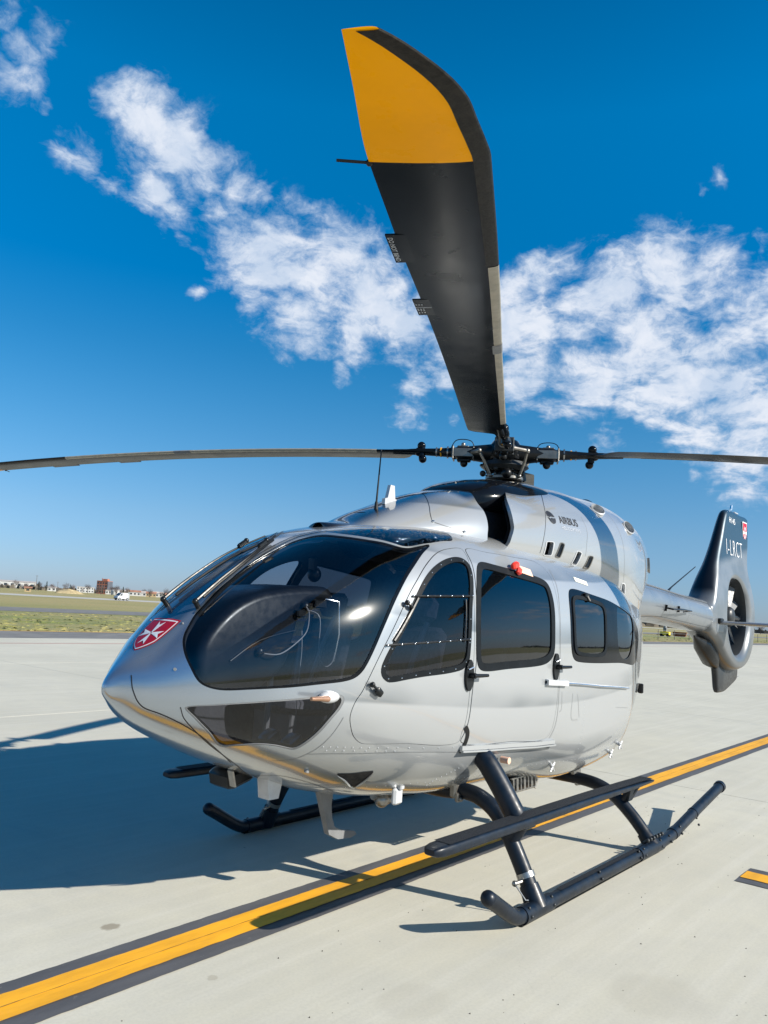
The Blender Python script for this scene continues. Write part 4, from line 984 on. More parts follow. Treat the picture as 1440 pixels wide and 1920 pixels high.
    if side == 1:
        bx0, bx1, bz0 = .235, -.045, 2.535
        fn = lambda u, v: on_cowl(bx0 + (bx1 - bx0) * u, bz0 + .086 * v + .012 * u * 0)
        text_obj('airbus_lettering', 'AIRBUS', fn, M['print_black'], H, 1.0, .016, 1.0)
        fn = lambda u, v: on_cowl(bx0 - .01 + (bx1 - bx0) * u, bz0 - .048 + .036 * v)
        text_obj('helicopters_lettering', 'HELICOPTERS', fn, M['print_grey'], H, 1.0, 0.0, 1.1)
        lc = (.335, 2.567)
        circ = lambda r, a0, a1, n: [(r * math.cos(a), r * math.sin(a)) for a in np.linspace(a0, a1, n)]
        lf = lambda a, b: on_cowl(lc[0] - a, lc[1] + b, .002)
        up = circ(.052, R(8), R(172), 20) + [(-.02, .0), (.0, .008), (.025, .006)]
        dn = circ(.052, R(182), R(358), 20) + [(.025, -.006), (.0, -.004), (-.02, -.012)]
        flat_poly('round_emblem', up, lf, M['print_black'], H, (), .02)
        flat_poly('round_emblem', dn, lf, M['print_black'], H, (), .02)
# plenum, mast fairing and gearbox top between the cowlings
PL = Loft(1.9, [(1.9, 2.42, 2.1, .2, 2.3, 2.2, 2.2), (1.3, 2.58, 2.1, .38, 2.3, 2.2, 2.2), (.8, 2.66, 2.1, .44, 2.3, 2.2, 2.2), (.2, 2.74, 2.1, .50, 2.3, 2.2, 2.2)], False)
MF = Loft(1.10, [(1.10, 2.66, 2.5, .02, 2.6, 2.2, 2.2), (.95, 2.76, 2.5, .26, 2.62, 2.4, 2.2), (.55, 2.87, 2.5, .42, 2.66, 2.5, 2.2), (.0, 2.925, 2.5, .45, 2.7, 2.5, 2.2), (-.5, 2.93, 2.6, .30, 2.75, 2.5, 2.2)], False)
for side in (1, -1):
    for L_, nm, mt in ((PL, 'gearbox_plenum', M['void']), (MF, 'mast_fairing', M['gloss_black'])):
        dom = np.array([(s, 0) for s in np.linspace(0, L_.smax, 30)] + [(L_.smax, b * KT) for b in np.linspace(0, 1, 20)[1:-1]] + [(s, KT) for s in np.linspace(L_.smax, 0, 30)] + [(0, b * KT) for b in np.linspace(1, 0, 20)[1:-1]])
        patch(nm, L_, dom, [], mt, side, 0, 0, .06, H)
mb = MB()
for k, (x_, y_, z_) in enumerate(((.66, .33, 2.62), (.58, .40, 2.5), (.72, .30, 2.45))):
    mb.tube([(x_, y_, z_), (x_ - .05, y_ + .03, z_ + .02), (x_ - .1, y_, z_ + .06)], .02, 8); mb.box((x_, y_ - .02, z_), (.06, .03, .04), None, .005)
mb.build('gearbox_fittings', M['grey_plastic'], H, kind='stuff')
# rear closing panel of the engine bay and the beacon on top
mb = MB(); sec = CR.P(np.full(40, CR.smax), np.linspace(0, 1, 40))
ring = [tuple(p) for p in sec] + [(p[0], -p[1], p[2]) for p in sec[::-1][1:-1]]
mb.add(ring, [tuple(range(len(ring)))]); mb.build('rear_cowling_panel', M['titan'], H)
mb = MB(); mb.lathe([(.0, .055), (.05, .05), (.085, .03), (.10, .0), (.11, -.04)], (-1.50, .05, 2.945), 'z', 20); mb.build('anti_collision_beacon', M['gloss_black'], H)

# ---- tail boom
BM = Loft(-1.3, [(-1.3, 2.36, 1.60, .36, 2.0, 2.2, 2.2), (-2.3, 2.30, 1.74, .29, 2.03, 2.1, 2.1), (-3.3, 2.25, 1.80, .226, 2.03, 2.05, 2.05), (-4.2, 2.20, 1.765, .215, 1.985, 2, 2), (-5.1, 2.16, 1.72, .205, 1.94, 2, 2), (-6.0, 2.12, 1.70, .19, 1.91, 2, 2)], False)
for side in (1, -1):
    dom = np.array([(s, 0) for s in np.linspace(0, BM.smax, 60)] + [(BM.smax, b * KT) for b in np.linspace(0, 1, 12)[1:-1]] + [(s, KT) for s in np.linspace(BM.smax, 0, 60)] + [(0, b * KT) for b in np.linspace(1, 0, 12)[1:-1]])
    patch('tail_boom', BM, dom, [], M['boom'], side, 0, 0, .09, H)
    for tt, w_ in ((.80, .008), (.27, .004)):
        ribbon('panel_seam', BM, [(s, tt) for s in np.linspace(1.2, 4.45, 14)], w_, .002, M['print_black'], side, H)
    spine = np.array([(s, .82 * KT) for s in np.linspace(1.6, 4.45, 40)] + [(4.45, b * KT) for b in (.88, .94)] + [(s, KT) for s in np.linspace(4.45, 1.6, 40)] + [(1.6, b * KT) for b in (.94, .88)])
    patch('spine_fairing', BM, spine, [], M['boom'], side, .012, .012, .09, H)
    for xx in (-3.6, -4.3, -5.0):
        ribbon('panel_seam', BM, [(-1.3 - xx, b) for b in np.linspace(.05, .78, 10)], .003, .0015, M['grey_plastic'], side, H)
    # towel-rail aerial on the boom side
    def onb(x, z, off): S, t = BM.t_of_z(x, z); return BM.at(S, t, off, side)
    mb = MB(); za = 1.985
    for xx in (-3.42, -3.86): mb.tube([onb(xx, za, .0), onb(xx, za, .09)], .010, 8); mb.tube([onb(xx, za + .035, .012), onb(xx, za - .035, .012)], .014, 8)
    mb.tube([onb(-3.42, za, .09), onb(-3.86, za, .09), onb(-4.20, za - .01, .055)], .010, 8)
    mb.tube([onb(-3.86, za - .02, .07), onb(-4.20, za - .01, .055)], .008, 8)
    mb.build('rail_antenna', M['gloss_black'], H)
mb = MB(); mb.tube([(-4.04, 0, 2.18), (-4.25, 0, 2.27), (-5.17, 0, 2.60)], [.02, .009, .006], 8); mb.build('whip_antenna', M['black'], H)

# ---- fenestron, fin
FC = (-6.60, 1.965); FR = .565
out_pts = [(-5.35, 2.155), (-5.50, 2.37), (-5.75, 2.70), (-6.02, 3.05), (-6.30, 3.44), (-6.40, 3.54), (-6.52, 3.575), (-7.2, 3.57), (-7.52, 3.565), (-7.545, 3.54), (-7.50, 3.15), (-7.40, 2.75), (-7.40, 2.55), (-7.47, 2.3), (-7.50, 2.0), (-7.47, 1.75), (-7.36, 1.50), (-7.18, 1.32), (-6.92, 1.205), (-6.6, 1.17), (-6.28, 1.22), (-5.95, 1.37), (-5.66, 1.55), (-5.35, 1.68), (-5.25, 1.74), (-5.25, 2.10)]
OP = resample(smooth_loop(out_pts, 6), .03)
HP = np.array([(FC[0] + FR * math.cos(a), FC[1] + FR * math.sin(a)) for a in np.linspace(0, 2 * math.pi, 73)[:-1]])
Tz = pchip([1.0, 2.1, 2.45, 2.75, 3.2, 3.6], [.205, .20, .165, .115, .085, .06])
Dz = pchip([1.0, 2.4, 2.8, 3.6], [.085, .09, .10, .06])
def dist_to(P, Q):
    A = Q; B = np.roll(Q, -1, 0); o = np.full(len(P), 9.0)
    for a, b in zip(A, B):
        ab = b - a; t = np.clip(((P - a) @ ab) / max(ab @ ab, 1e-12), 0, 1)
        o = np.minimum(o, np.linalg.norm(P - (a + t[:, None] * ab), axis=1))
    return o
rings = [inset(OP, d_) for d_ in (.0015, .006, .014, .026, .042, .062, .085)] + [np.array([(FC[0] + (FR + d_) * math.cos(a), FC[1] + (FR + d_) * math.sin(a)) for a in np.linspace(0, 2 * math.pi, 73)[:-1]]) for d_ in (.006, .016, .032, .055, .08)]
gx, gy = np.meshgrid(np.arange(-7.55, -5.2, .05), np.arange(1.15, 3.6, .05), indexing='ij'); gp = np.stack([gx.ravel(), gy.ravel()], 1)
dg_ = dist_to(gp, OP); dh_ = np.abs(np.hypot(gp[:, 0] - FC[0], gp[:, 1] - FC[1]) - FR)
gp = gp[inpoly(gp[:, 0], gp[:, 1], OP) & (dg_ > .10) & (np.hypot(gp[:, 0] - FC[0], gp[:, 1] - FC[1]) > FR + .10)]
V2 = np.vstack([OP, HP] + [r_[inpoly(r_[:, 0], r_[:, 1], OP) & (np.hypot(r_[:, 0] - FC[0], r_[:, 1] - FC[1]) > FR + .002)] for r_ in rings] + [gp])
n0, n1 = len(OP), len(HP)
es = [(i, (i + 1) % n0) for i in range(n0)] + [(n0 + i, n0 + (i + 1) % n1) for i in range(n1)]
ov, oe, of, *_r = delaunay_2d_cdt([Vector(v) for v in V2], es, [], 0, 1e-6)
VV = np.array([(v.x, v.y) for v in ov]); Fc = np.array([f for f in of if len(f) == 3])
cen = VV[Fc].mean(1); ok = inpoly(cen[:, 0], cen[:, 1], OP) & (np.hypot(cen[:, 0] - FC[0], cen[:, 1] - FC[1]) > FR * .9985)
Fc = Fc[ok]
dO = dist_to(VV, OP); dH = np.maximum(np.hypot(VV[:, 0] - FC[0], VV[:, 1] - FC[1]) - FR, 0)
D_ = Dz(VV[:, 1]); T_ = Tz(VV[:, 1])
yy = T_ * np.sqrt(np.maximum(0, 1 - (1 - np.clip(dO / D_, 0, 1)) ** 2))
lip = 1 - .30 * (1 - np.clip(dH / .09, 0, 1)) ** 2
yy = yy * lip
yy[dO < 1e-5] = 0.0
nv = len(VV); idx2 = np.where(dO < 1e-5, np.arange(nv), np.arange(nv) + nv)
vs = [(a, y_, b) for (a, b), y_ in zip(VV, yy)] + [(a, -y_, b) for (a, b), y_ in zip(VV, yy)]
fs = []
for f in Fc: fs.append(tuple(f)); fs.append(tuple(idx2[list(f)][::-1]))
FIN = MB().add(vs, fs)
def prune(mb):
    used = sorted({i for f in mb.f for i in f}); mp = {j: k for k, j in enumerate(used)}
    mb.v = [mb.v[i] for i in used]; mb.f = [tuple(mp[i] for i in f) for f in mb.f]; return mb
prune(FIN).build('fenestron_shroud', M['tail'], H, 60)
ydu = .20 * .70
mb = MB(); mb.lathe([(FR, ydu), (FR - .012, ydu * .7), (FR - .02, 0), (FR - .012, -ydu * .7), (FR, -ydu)], (FC[0], 0, FC[1]), 'y', 72)
mb.build('fan_duct', M['dark_metal_paint'], H)
hub = MB(); hub.lathe([(.0, .125), (.06, .12), (.12, .10), (.15, .06), (.16, -.08), (.10, -.13), (0, -.13)], (FC[0], 0, FC[1]), 'y', 32)
fan = hub.build('tail_fan_hub', M['dark_metal_paint'], H)
for k in range(10):
    a = 2 * math.pi * (k + [0, .12, -.08, .1, 0, .05, -.1, .08, 0, -.06][k]) / 10 + .2
    mb = MB(); vs = []
    for rr_ in (.15, .30, .545):
        for s_ in (-1, 1):
            for th in (-1, 1):
                ch = .048; pit = .62
                lx = ch * s_ * math.cos(pit) ; ly = ch * s_ * math.sin(pit) + th * .005
                vs.append((FC[0] + rr_ * math.cos(a) - lx * math.sin(a), ly, FC[1] + rr_ * math.sin(a) + lx * math.cos(a)))
    fs = []
    for i in range(2):
        b = i * 4
        fs += [(b, b + 1, b + 5, b + 4), (b + 1, b + 3, b + 7, b + 5), (b + 3, b + 2, b + 6, b + 7), (b + 2, b, b + 4, b + 6)]
    fs.append((8, 9, 11, 10)); mb.add(vs, fs); mb.build('fan_blade', M['grey_plastic'], fan, 30)
mb = MB()
for k in range(11):
    a = 2 * math.pi * k / 11 + .45
    mb.tube([(FC[0] + .1 * math.cos(a), -.10, FC[1] + .1 * math.sin(a)), (FC[0] + .56 * math.cos(a + .25), -.10, FC[1] + .56 * math.sin(a + .25))], .018, 8)
mb.tube([(FC[0] + .56, -.07, FC[1] - .02), (FC[0], -.07, FC[1])], .05, 12)
mb.build('stator_vanes', M['dark_metal_paint'], H)
mb = MB(); mb.tube([(FC[0] + .05, .02, FC[1] + .02), (FC[0] - .30, .05, FC[1] - .02), (FC[0] - .555, .03, FC[1] - .02)], [.075, .06, .06], 14); mb.build('gearbox_arm', M['gloss_black'], H)
def slab_fin(name, poly, th, mat, yc=0.0, parent=H):
    P2 = resample(smooth_loop(poly, 4), .04) if len(poly) > 6 else np.array(poly)
    a = inset(P2, .004); b = inset(P2, .03); n = len(P2); mb = MB(); vs = []
    for q, y_ in ((P2, 0), (a, th * .55), (b, th)):
        vs += [(u, yc + y_, v) for u, v in q]
    vs += [(u, yc - th * .55, v) for u, v in a] + [(u, yc - th, v) for u, v in b]
    fs = []
    for i in range(n):
        j = (i + 1) % n
        fs += [(i, j, n + j, n + i), (n + i, n + j, 2 * n + j, 2 * n + i), (j, i, 3 * n + i, 3 * n + j), (3 * n + j, 3 * n + i, 4 * n + i, 4 * n + j)]
    fs += [tuple(range(2 * n, 3 * n)), tuple(reversed(range(4 * n, 5 * n)))]
    mb.add(vs, fs); return mb.build(name, mat, parent, 50)
slab_fin('ventral_fin', [(-5.98, 1.45), (-6.06, 1.10), (-6.12, .88), (-6.14, .865), (-6.22, .862), (-6.45, .872), (-6.8, .95), (-7.02, 1.01), (-7.07, 1.04), (-7.08, 1.10), (-7.08, 1.35), (-6.6, 1.40)], .045, M['dark_metal_paint'])
# lower tail skid bumper fairing in front of the shroud
mb = MB(); mb.tube([(-5.15, 0, 1.66), (-5.5, 0, 1.54), (-5.85, 0, 1.36), (-6.1, 0, 1.24)], [.01, .12, .13, .05], 14); mb.build('shroud_fairing', M['black'], H)
mb = MB(); mb.tube([(-7.06, .01, 1.06), (-7.22, .02, 1.07)], .004, 6); mb.build('static_wick', M['grey_plastic'], H)
mb = MB(); mb.tube([(-7.50, .0, 3.53), (-7.75, .0, 3.52)], .004, 6); mb.build('static_wick', M['grey_plastic'], H)
mb = MB(); mb.box((-6.78, 0, 3.60), (.06, .03, .05), None, .008); mb.tube([(-6.82, 0, 3.60), (-6.84, 0, 3.68)], .018, 10); mb.build('position_light', M['chrome'], H)
mb = MB(); mb.box((-7.05, 0, 3.585), (.16, .05, .03), None, .008); mb.build('fin_tip_light', M['alloy'], H)
# horizontal stabiliser: a wing of real section on each side
for side in (1, -1):
    mb = MB(); vs = []; prof = []
    for k in range(16):
        a = 2 * math.pi * k / 16; cx = math.cos(a); prof.append((.21 * cx, .026 * math.sin(a) * (1 + .55 * cx)))
    for y_, sc in ((.17, 1.0), (1.05, .95), (1.50, .92), (1.53, .8)):
        vs += [(-5.78 + u * sc, y_ * side, 1.862 + v * sc) for u, v in prof]
    fs = [(i * 16 + k, i * 16 + (k + 1) % 16, (i + 1) * 16 + (k + 1) % 16, (i + 1) * 16 + k) for i in range(3) for k in range(16)] + [tuple(range(48, 64)), tuple(range(16))]
    mb.add(vs, fs); mb.build('stabiliser', M['boom'], H, 50)
    mb = MB(); mb.box((-5.60, .215 * side, 1.885), (.16, .05, .075), None, .012); mb.build('stabiliser_bracket', M['black'], H)
    mb = MB(); mb.box((-5.62, .20 * side, 1.79), (.30, .02, .12), None, .006); mb.build('stabiliser_fitting', M['boom'], H)
# fin lettering and badge (left side reads nose to tail)
def on_fin(x, z):
    P1 = np.array([[x, z]]); dd = dist_to(P1, OP)[0]
    y_ = float(Tz(z)) * math.sqrt(max(0, 1 - (1 - min(dd / float(Dz(z)), 1)) ** 2)); return y_
fn = lambda u, v: Vector((-6.25 - .82 * u, on_fin(-6.25 - .82 * u, 2.87 + .33 * v) + .004, 2.87 + .355 * v))
text_obj('registration_lettering', 'I-LRCT', fn, M['print_white'], H, 1.0, -.02, 1.2)
fn = lambda u, v: Vector((-6.475 - .30 * u, on_fin(-6.475 - .30 * u, 3.38 + .12 * v) + .004, 3.375 + .125 * v - .01 * u))
text_obj('type_lettering', 'H145', fn, M['print_white'], H, 1.0, .0, 1.15)
def shield_poly(w, h, k=0.0):
    top = h / 2 - k; q = [(-w / 2 + k, top), (w / 2 - k, top)]
    for i in range(1, 13):
        u = i / 12; q.append(((w / 2 - k) * math.cos(u * math.pi / 2) ** .75 if i < 12 else 0, top - (h - 2.4 * k) * (.30 * min(u * 2, 1) + .70 * u) / 1.0 if i < 12 else -h / 2 + 1.4 * k))
    r_ = [(-a, b) for a, b in q[2:-1]][::-1]
    return q + r_
def maltese(s):
    arms = []
    for k in range(4):
        a = k * math.pi / 2; ca, sa = math.cos(a), math.sin(a)
        arm = [(0.0, .02), (.20, .50), (.0, .40), (-.20, .50)]
        arm = [(-.028, .03), (.028, .03), (.17, .54), (.0, .38), (-.17, .54)]
        arms.append([((x * ca - y * sa) * s, (x * sa + y * ca) * s) for x, y in arm])
    return arms
fb = lambda off: (lambda a, b: Vector((-7.28 - a, on_fin(-7.28, 3.30) + off + .003, 3.30 + b)))
flat_poly('shield_badge', shield_poly(.24, .34), fb(.001), M['print_white'], H, (), .03)
flat_poly('shield_field', shield_poly(.24, .34, .016), fb(.003), M['red'], H, (), .03)
for arm in maltese(.19): flat_poly('shield_cross', arm, fb(.005), M['print_white'], H, (), .03)

# ---- emblem on the nose
def on_nose(a, b, off):
    # a across, b up the centre line; the crest sits between S .40 (tip) and .585 (top)
    S = .4955 + b * .76 ; S = min(max(S, .05), FUS.smax)
    t = FUS.t_of_y(S, abs(a)); return FUS.at(S, t, off, 1 if a >= 0 else -1)
sw, sh = .215, .235
nf = lambda off: (lambda a, b: on_nose(a, b, off))
flat_poly('shield_edge', shield_poly(sw + .014, sh + .016), nf(.0012), M['red'], H, (), .02)
flat_poly('shield_border', shield_poly(sw - .004, sh - .004), nf(.0026), M['print_white'], H, (), .02)
flat_poly('shield_field', shield_poly(sw, sh, .0085), nf(.0040), M['red'], H, (), .02)
for arm in maltese(.155): flat_poly('shield_cross', [(x, y + .012) for x, y in arm], nf(.0055), M['print_white'], H, (), .02)
for sx in (-1, 1): MB().ball(on_nose(.14 * sx, .115, .001), .006, 8, 5).build('panel_screw', M['grey_plastic'], H)

# ---- wipers and centre post
post = [(a, b) for a, b in F['post']]
for side in (1, -1):
    ribbon('centre_post_trim', FUS, post, .016, .004, M['titan'], side, H)
    ribbon('centre_post_seal', FUS, [(a, b - .018) for a, b in post], .012, .0035, M['rubber'], side, H)
    q = [(a, b + .02) for a, b in F['wiper']]
    arm = line_on(FUS, F['wiper'], .045, side)
    wp = MB().tube(arm, [.010 - .005 * i / (len(arm) - 1) for i in range(len(arm))], 8).build('wiper_arm', M['black'], H)
    bl = line_on(FUS, [(a, b + .012) for a, b in F['wiper']], .020, side)
    MB().tube(bl[2:], .009, 6).build('wiper_blade', M['black'], wp)
    S, t = F['wiper'][0]; mb = MB(); p = FUS.at(S, t, .0, side); n = FUS.nat(S, t, side)
    mb.tube([p, p + n * .045], .014, 12); mb.ball(p + n * .045, .017, 12, 7); mb.build('wiper_pivot', M['black'], wp)
    mid = arm[-4]; mb = MB(); mb.box(mid + Vector((0, 0, .01)), (.07, .025, .03), Matrix.Rotation(.6, 3, 'Y'), .006); mb.ball(mid + Vector((-.03, 0, .035)), .016, 10, 6); mb.build('wiper_clip', M['black'], wp)

# ---- aerials on the roof
S, t = C1['whip'][0]; p = CF.at(S, t)
mb = MB(); mb.tube([p - Vector((0, 0, .01)), p + Vector((0, 0, .05))], [.016, .010], 10); mb.tube([p + Vector((0, 0, .04)), p + Vector((-.02, 0, .42))], [.007, .004], 8)
mb.build('whip_antenna', M['black'], H)
S, t = C1['antenna'][0]; p = CF.at(S, t)
mb = MB(); fin_q = [(.06, -.02), (-.11, -.02), (-.10, .025), (-.055, .03), (-.04, .125), (.005, .125), (.03, .03), (.06, .02)]
mb.prism(fin_q, lambda a, b, c: p + Vector((a, c, b)), -.014, .014); mb.build('blade_antenna', M['alloy'], H, 25)

# ---- landing gear
def gear(side):
    y0 = 1.20 * side
    path = [(2.0, y0, .235), (1.93, y0, .195), (1.72, y0, .075), (1.62, y0, .052), (1.4, y0, .05), (.5, y0, .05), (-.45, y0, .05), (-.72, y0, .055), (-.95, y0, .078), (-1.4, y0, .155), (-2.2, y0, .285)]
    mb = MB(); pp = ease(path, 5); mb.tube(pp, .044, 18); mb.ball((2.0, y0, .235), .044, 14, 8)
    sk = mb.build('skid_tube', M['navy'], H)
    for xa, xb, r_ in ((1.62, 1.27, .051), (-.15, -.62, .051), (-1.45, -1.41, .048), (-.98, -.90, .049)):
        za = .05 if xa > -.7 else (.163 if xa < -1.4 else .082)
        zb_ = .05 if xb > -.7 else (.157 if xb < -1.4 else .072)
        MB().tube([(xa, y0, za), (xb, y0, zb_)], r_, 18).build('skid_sleeve', M['navy'], sk)
    MB().tube([(-2.17, y0, .280), (-2.215, y0, .2875)], .053, 16).build('skid_end_cap', M['navy'], sk)
    w_ = MB(); w_.add([(x_, y0 + a * side, z_) for x_ in (1.15, -.35) for a, z_ in ((-.020, .0945), (.020, .0945))], [(0, 1, 3, 2)]); w_.build('grip_strip', M['grit'], sk)
    w2 = MB(); w2.box((.55, y0 , .0045), (2.2, .05, .009), None, .003); w2.build('wear_plate', M['black'], sk)
    bl = MB()
    for x_ in (1.58, 1.30, .6, -.1, -.2, -.55, -.75, -1.0, -1.43):
        bl.ball((x_, y0 + .05 * side, .05 + (.02 if x_ < -.9 else 0)), .011, 8, 5); bl.ball((x_, y0 + .03 * side, .092 + (.03 if x_ < -.9 else 0)), .010, 8, 5)
    bl.build('bolts', M['dark_metal_paint'], sk, kind='stuff')
    # front and rear cross tube legs
    f = ease([(1.42, .0, .60), (1.42, .45 * side, .605), (1.42, .66 * side, .625), (1.42, .79 * side, .60), (1.42, .90 * side, .53), (1.42, 1.0 * side, .40), (1.42, 1.10 * side, .23), (1.42, 1.175 * side, .085)], 5)
    MB().tube(f, .052, 16).build('cross_tube', M['navy'], H)
    MB().tube([(1.42, 1.135 * side, .165), (1.42, 1.195 * side, .045)], [.060, .072], 16).build('tube_saddle', M['navy'], sk)
    MB().tube([(1.42, 1.105 * side, .228), (1.42, 1.120 * side, .200)], .058, 16).build('leg_clamp', M['steel'], sk)
    mb = MB(); mb.tube([(1.46, 1.115 * side, .19), (1.52, 1.10 * side, .185)], .012, 8); mb.ball((1.53, 1.10 * side, .185), .018, 8, 6); mb.tube([(1.53, 1.1 * side, .185), (1.50, 1.16 * side, .10), (1.44, 1.2 * side, .095)], .005, 6)
    mb.build('bonding_cable', M['steel'], sk)
    r = ease([(-.48, .0, .455), (-.48, .42 * side, .46), (-.48, .62 * side, .455), (-.48, .76 * side, .43), (-.48, .88 * side, .37), (-.48, 1.03 * side, .245), (-.48, 1.185 * side, .075)], 5)
    MB().tube(r, .050, 16).build('cross_tube', M['navy'], H)
    MB().tube([(-.48, 1.12 * side, .14), (-.48, 1.195 * side, .05)], [.056, .068], 16).build('tube_saddle', M['navy'], sk)
    mb = MB()
    for k in range(6):
        x_ = -.33 - .06 * k; mb.tube([(x_, y0 - .02 * side, .10), (x_, y0 + .01 * side, .125)], .011, 8); mb.ball((x_, y0 + .012 * side, .125), .016, 8, 6)
    mb.build('saddle_bolts', M['dark_metal_paint'], sk)
    # boarding strut: thick streamlined tube from the cabin side to the step
    MB().tube(ease([(1.515, .80 * side, .90), (1.515, .86 * side, .855), (1.505, .95 * side, .74), (1.495, 1.045 * side, .60), (1.49, 1.06 * side, .575)], 4), [.066] * 16 + [.060], 18).build('step_strut', M['navy'], H)
    mb = MB()
    for dx in (-.03, .03): mb.tube([(1.515 + dx, .82 * side, .86), (1.515 + dx, .80 * side, .96)], .012, 8)
    mb.build('strut_bolts', M['chrome'], H)
    # step board with anti-slip top, upturned rounded front
    def board(x): return 1.12 * side, .548 - .006 * (x < 0)
    xs = [2.47, 2.45, 2.40, 2.2, 1.5, .5, -.2, -.50, -.54]; hw = [.032, .048, .058, .062, .064, .064, .064, .064, .058]; th = [.014, .024, .029, .030, .029, .026, .018, .011, .006]
    vs = []; n = 12
    for x_, a, b in zip(xs, hw, th):
        yc, zc = board(x_)
        for k in range(n):
            an = 2 * math.pi * k / n + math.pi / n
            ca, sa = math.cos(an), math.sin(an)
            vs.append((x_, yc + a * math.copysign(abs(ca) ** .45, ca), zc + b * math.copysign(abs(sa) ** .45, sa)))
    fs = [(i * n + k, i * n + (k + 1) % n, (i + 1) * n + (k + 1) % n, (i + 1) * n + k) for i in range(len(xs) - 1) for k in range(n)] + [tuple(range(n)), tuple(range((len(xs) - 1) * n, len(xs) * n))]
    st = MB().add(vs, fs).build('boarding_step', M['navy'], H, 45)
    g = MB(); g.add([(x_, 1.12 * side + a, .548 + z_) for x_, z_ in ((2.36, .0312), (.5, .0275), (-.2, .0200), (-.52, .0120)) for a in (-.052, .052)], [(0, 1, 3, 2), (2, 3, 5, 4), (4, 5, 7, 6)])
    g.build('anti_slip_strip', M['grit'], st)
    mb = MB(); mb.tube([(1.42, 1.00 * side, .42), (1.42, 1.06 * side, .52)], .062, 14); mb.box((1.42, 1.07 * side, .505), (.14, .13, .03), None, .006); mb.build('step_bracket', M['navy'], st)
    mb = MB(); q = [(.10, .0), (-.10, .0), (-.05, -.17), (.05, -.17)]
    mb.prism([(-.30, .535), (-.54, .535), (-.52, .36), (-.44, .36)], lambda a, b, c: Vector((a, 1.0 * side + (b - .36) * .5 * side + c, b)), -.006, .006)
    mb.tube([(-.48, .93 * side, .33), (-.47, 1.08 * side, .53)], .034, 12); mb.build('step_bracket', M['navy'], st)
    mb = MB(); mb.box((-.50, 1.065 * side, .47), (.03, .012, .012), None, .003); mb.build('step_bolt', M['titan'], st)
    # cross tube clamps on the belly
    for x_, yy_, zz_ in ((1.44, .60, .63), (-.50, .52, .47)):
        mb = MB(); mb.box((x_, yy_ * side, zz_ + .02), (.12, .05, .14), None, .012); mb.box((x_ + .03, (yy_ + .03) * side, zz_ - .04), (.05, .03, .06), None, .008)
        mb.ball((x_ + .03, (yy_ + .05) * side, zz_ - .05), .016, 10, 6); mb.tube([(x_, yy_ * side, zz_ + .0), (x_, yy_ * side, zz_ + .12)], .02, 8)
        mb.build('tube_clamp', M['titan'] if x_ > 0 else M['steel'], H)
gear(1); gear(-1)
# a small lamp by the strut, the cable cutter under the nose, the landing lamp and the belly lamp cage
mb = MB(); mb.tube([(1.30, .84, .845), (1.30, .90, .845)], .022, 12); mb.build('marker_lamp', M['peach'], H)
mb = MB(); q = [(2.14, .62), (2.00, .62), (2.015, .50), (2.0, .42), (1.97, .36), (1.90, .325), (1.77, .30), (1.745, .275), (1.80, .262), (1.93, .275), (2.02, .32), (2.06, .42), (2.10, .52)]
mb.prism(q, lambda a, b, c: Vector((a, .0 + c, b)), -.022, .022); mb.build('cable_cutter', M['grey_plastic'], H, 25)
mb = MB(); mb.box((2.77, -.10, .765), (.20, .20, .10), Matrix.Rotation(.25, 3, 'Y'), .02); mb.build('lamp_housing', M['black'], H)
mb = MB(); mb.box((2.88, .03, .775), (.012, .05, .10), Matrix.Rotation(.3, 3, 'Y'), .004); mb.build('lamp_bezel', M['steel'], H)
mb = MB()
q = [(-.075, .07), (.075, .07), (.05, -.075), (-.04, -.075)]
mb.prism(q, lambda a, b, c: Vector((2.64 + a * .85, .09 + c, .715 + b * .9)), -.045, .045); mb.build('landing_lamp', M['alloy'], H, 25)
cage = MB(); cage.box((.50, .50, .565), (.36, .16, .05), None, .008); cg = cage.build('lamp_cage', M['black'], H)
mb = MB()
for k in range(7):
    x_ = .66 - .055 * k
    mb.box((x_, .575, .548), (.016 + .012 * (k % 2), .02, .105), Matrix.Rotation(.12, 3, 'Y'), .003)
for z_ in (.50, .598): mb.box((.50, .575, z_), (.38, .018, .014), None, .003)
mb.tube([(.33, .575, .49), (.30, .575, .55), (.33, .575, .61)], .014, 8)
mb.build('cage_bars', M['steel'], cg)
mb = MB(); mb.box((.50, .555, .548), (.35, .01, .09), None, .003); mb.build('lamp_glass', M['gloss_black'], cg)
mb = MB(); mb.tube([(1.75, .15, .55), (1.60, .15, .50), (1.45, .12, .52)], .03, 10); mb.ball((1.7, .18, .52), .05, 12, 8); mb.build('cargo_hook', M['steel'], H)

# ---- rotor mast and head
HZ = 3.185
mb = MB(); mb.lathe([(.11, 2.84), (.11, 2.93), (.075, 2.95), (.07, 3.02), (.085, 3.03), (.085, 3.045), (.07, 3.055), (.07, 3.12), (.095, 3.13), (.10, 3.25), (.0, 3.26)], (0, 0, 0), 'z', 28)
mast = mb.build('rotor_mast', M['black'], H)
mb = MB(); mb.lathe([(.09, 2.945), (.155, 2.945), (.165, 2.955), (.165, 2.975), (.15, 2.985), (.09, 2.985)], (0, 0, 0), 'z', 36)
for k in range(12):
    a = 2 * math.pi * k / 12; mb.ball((.155 * math.cos(a), .155 * math.sin(a), 2.99), .010, 8, 5)
mb.build('swashplate', M['titan'], mast)
mb = MB(); mb.lathe([(.0, .135), (.06, .13), (.11, .105), (.14, .06), (.155, .01), (.16, -.045), (.15, -.065), (.11, -.07)], (0, 0, HZ + .01), 'z', 36); mb.build('hub_cap', M['gloss_black'], mast)
mb = MB(); mb.lathe([(.17, -.17), (.21, -.14), (.19, -.10)], (0, 0, HZ + .02), 'z', 32)
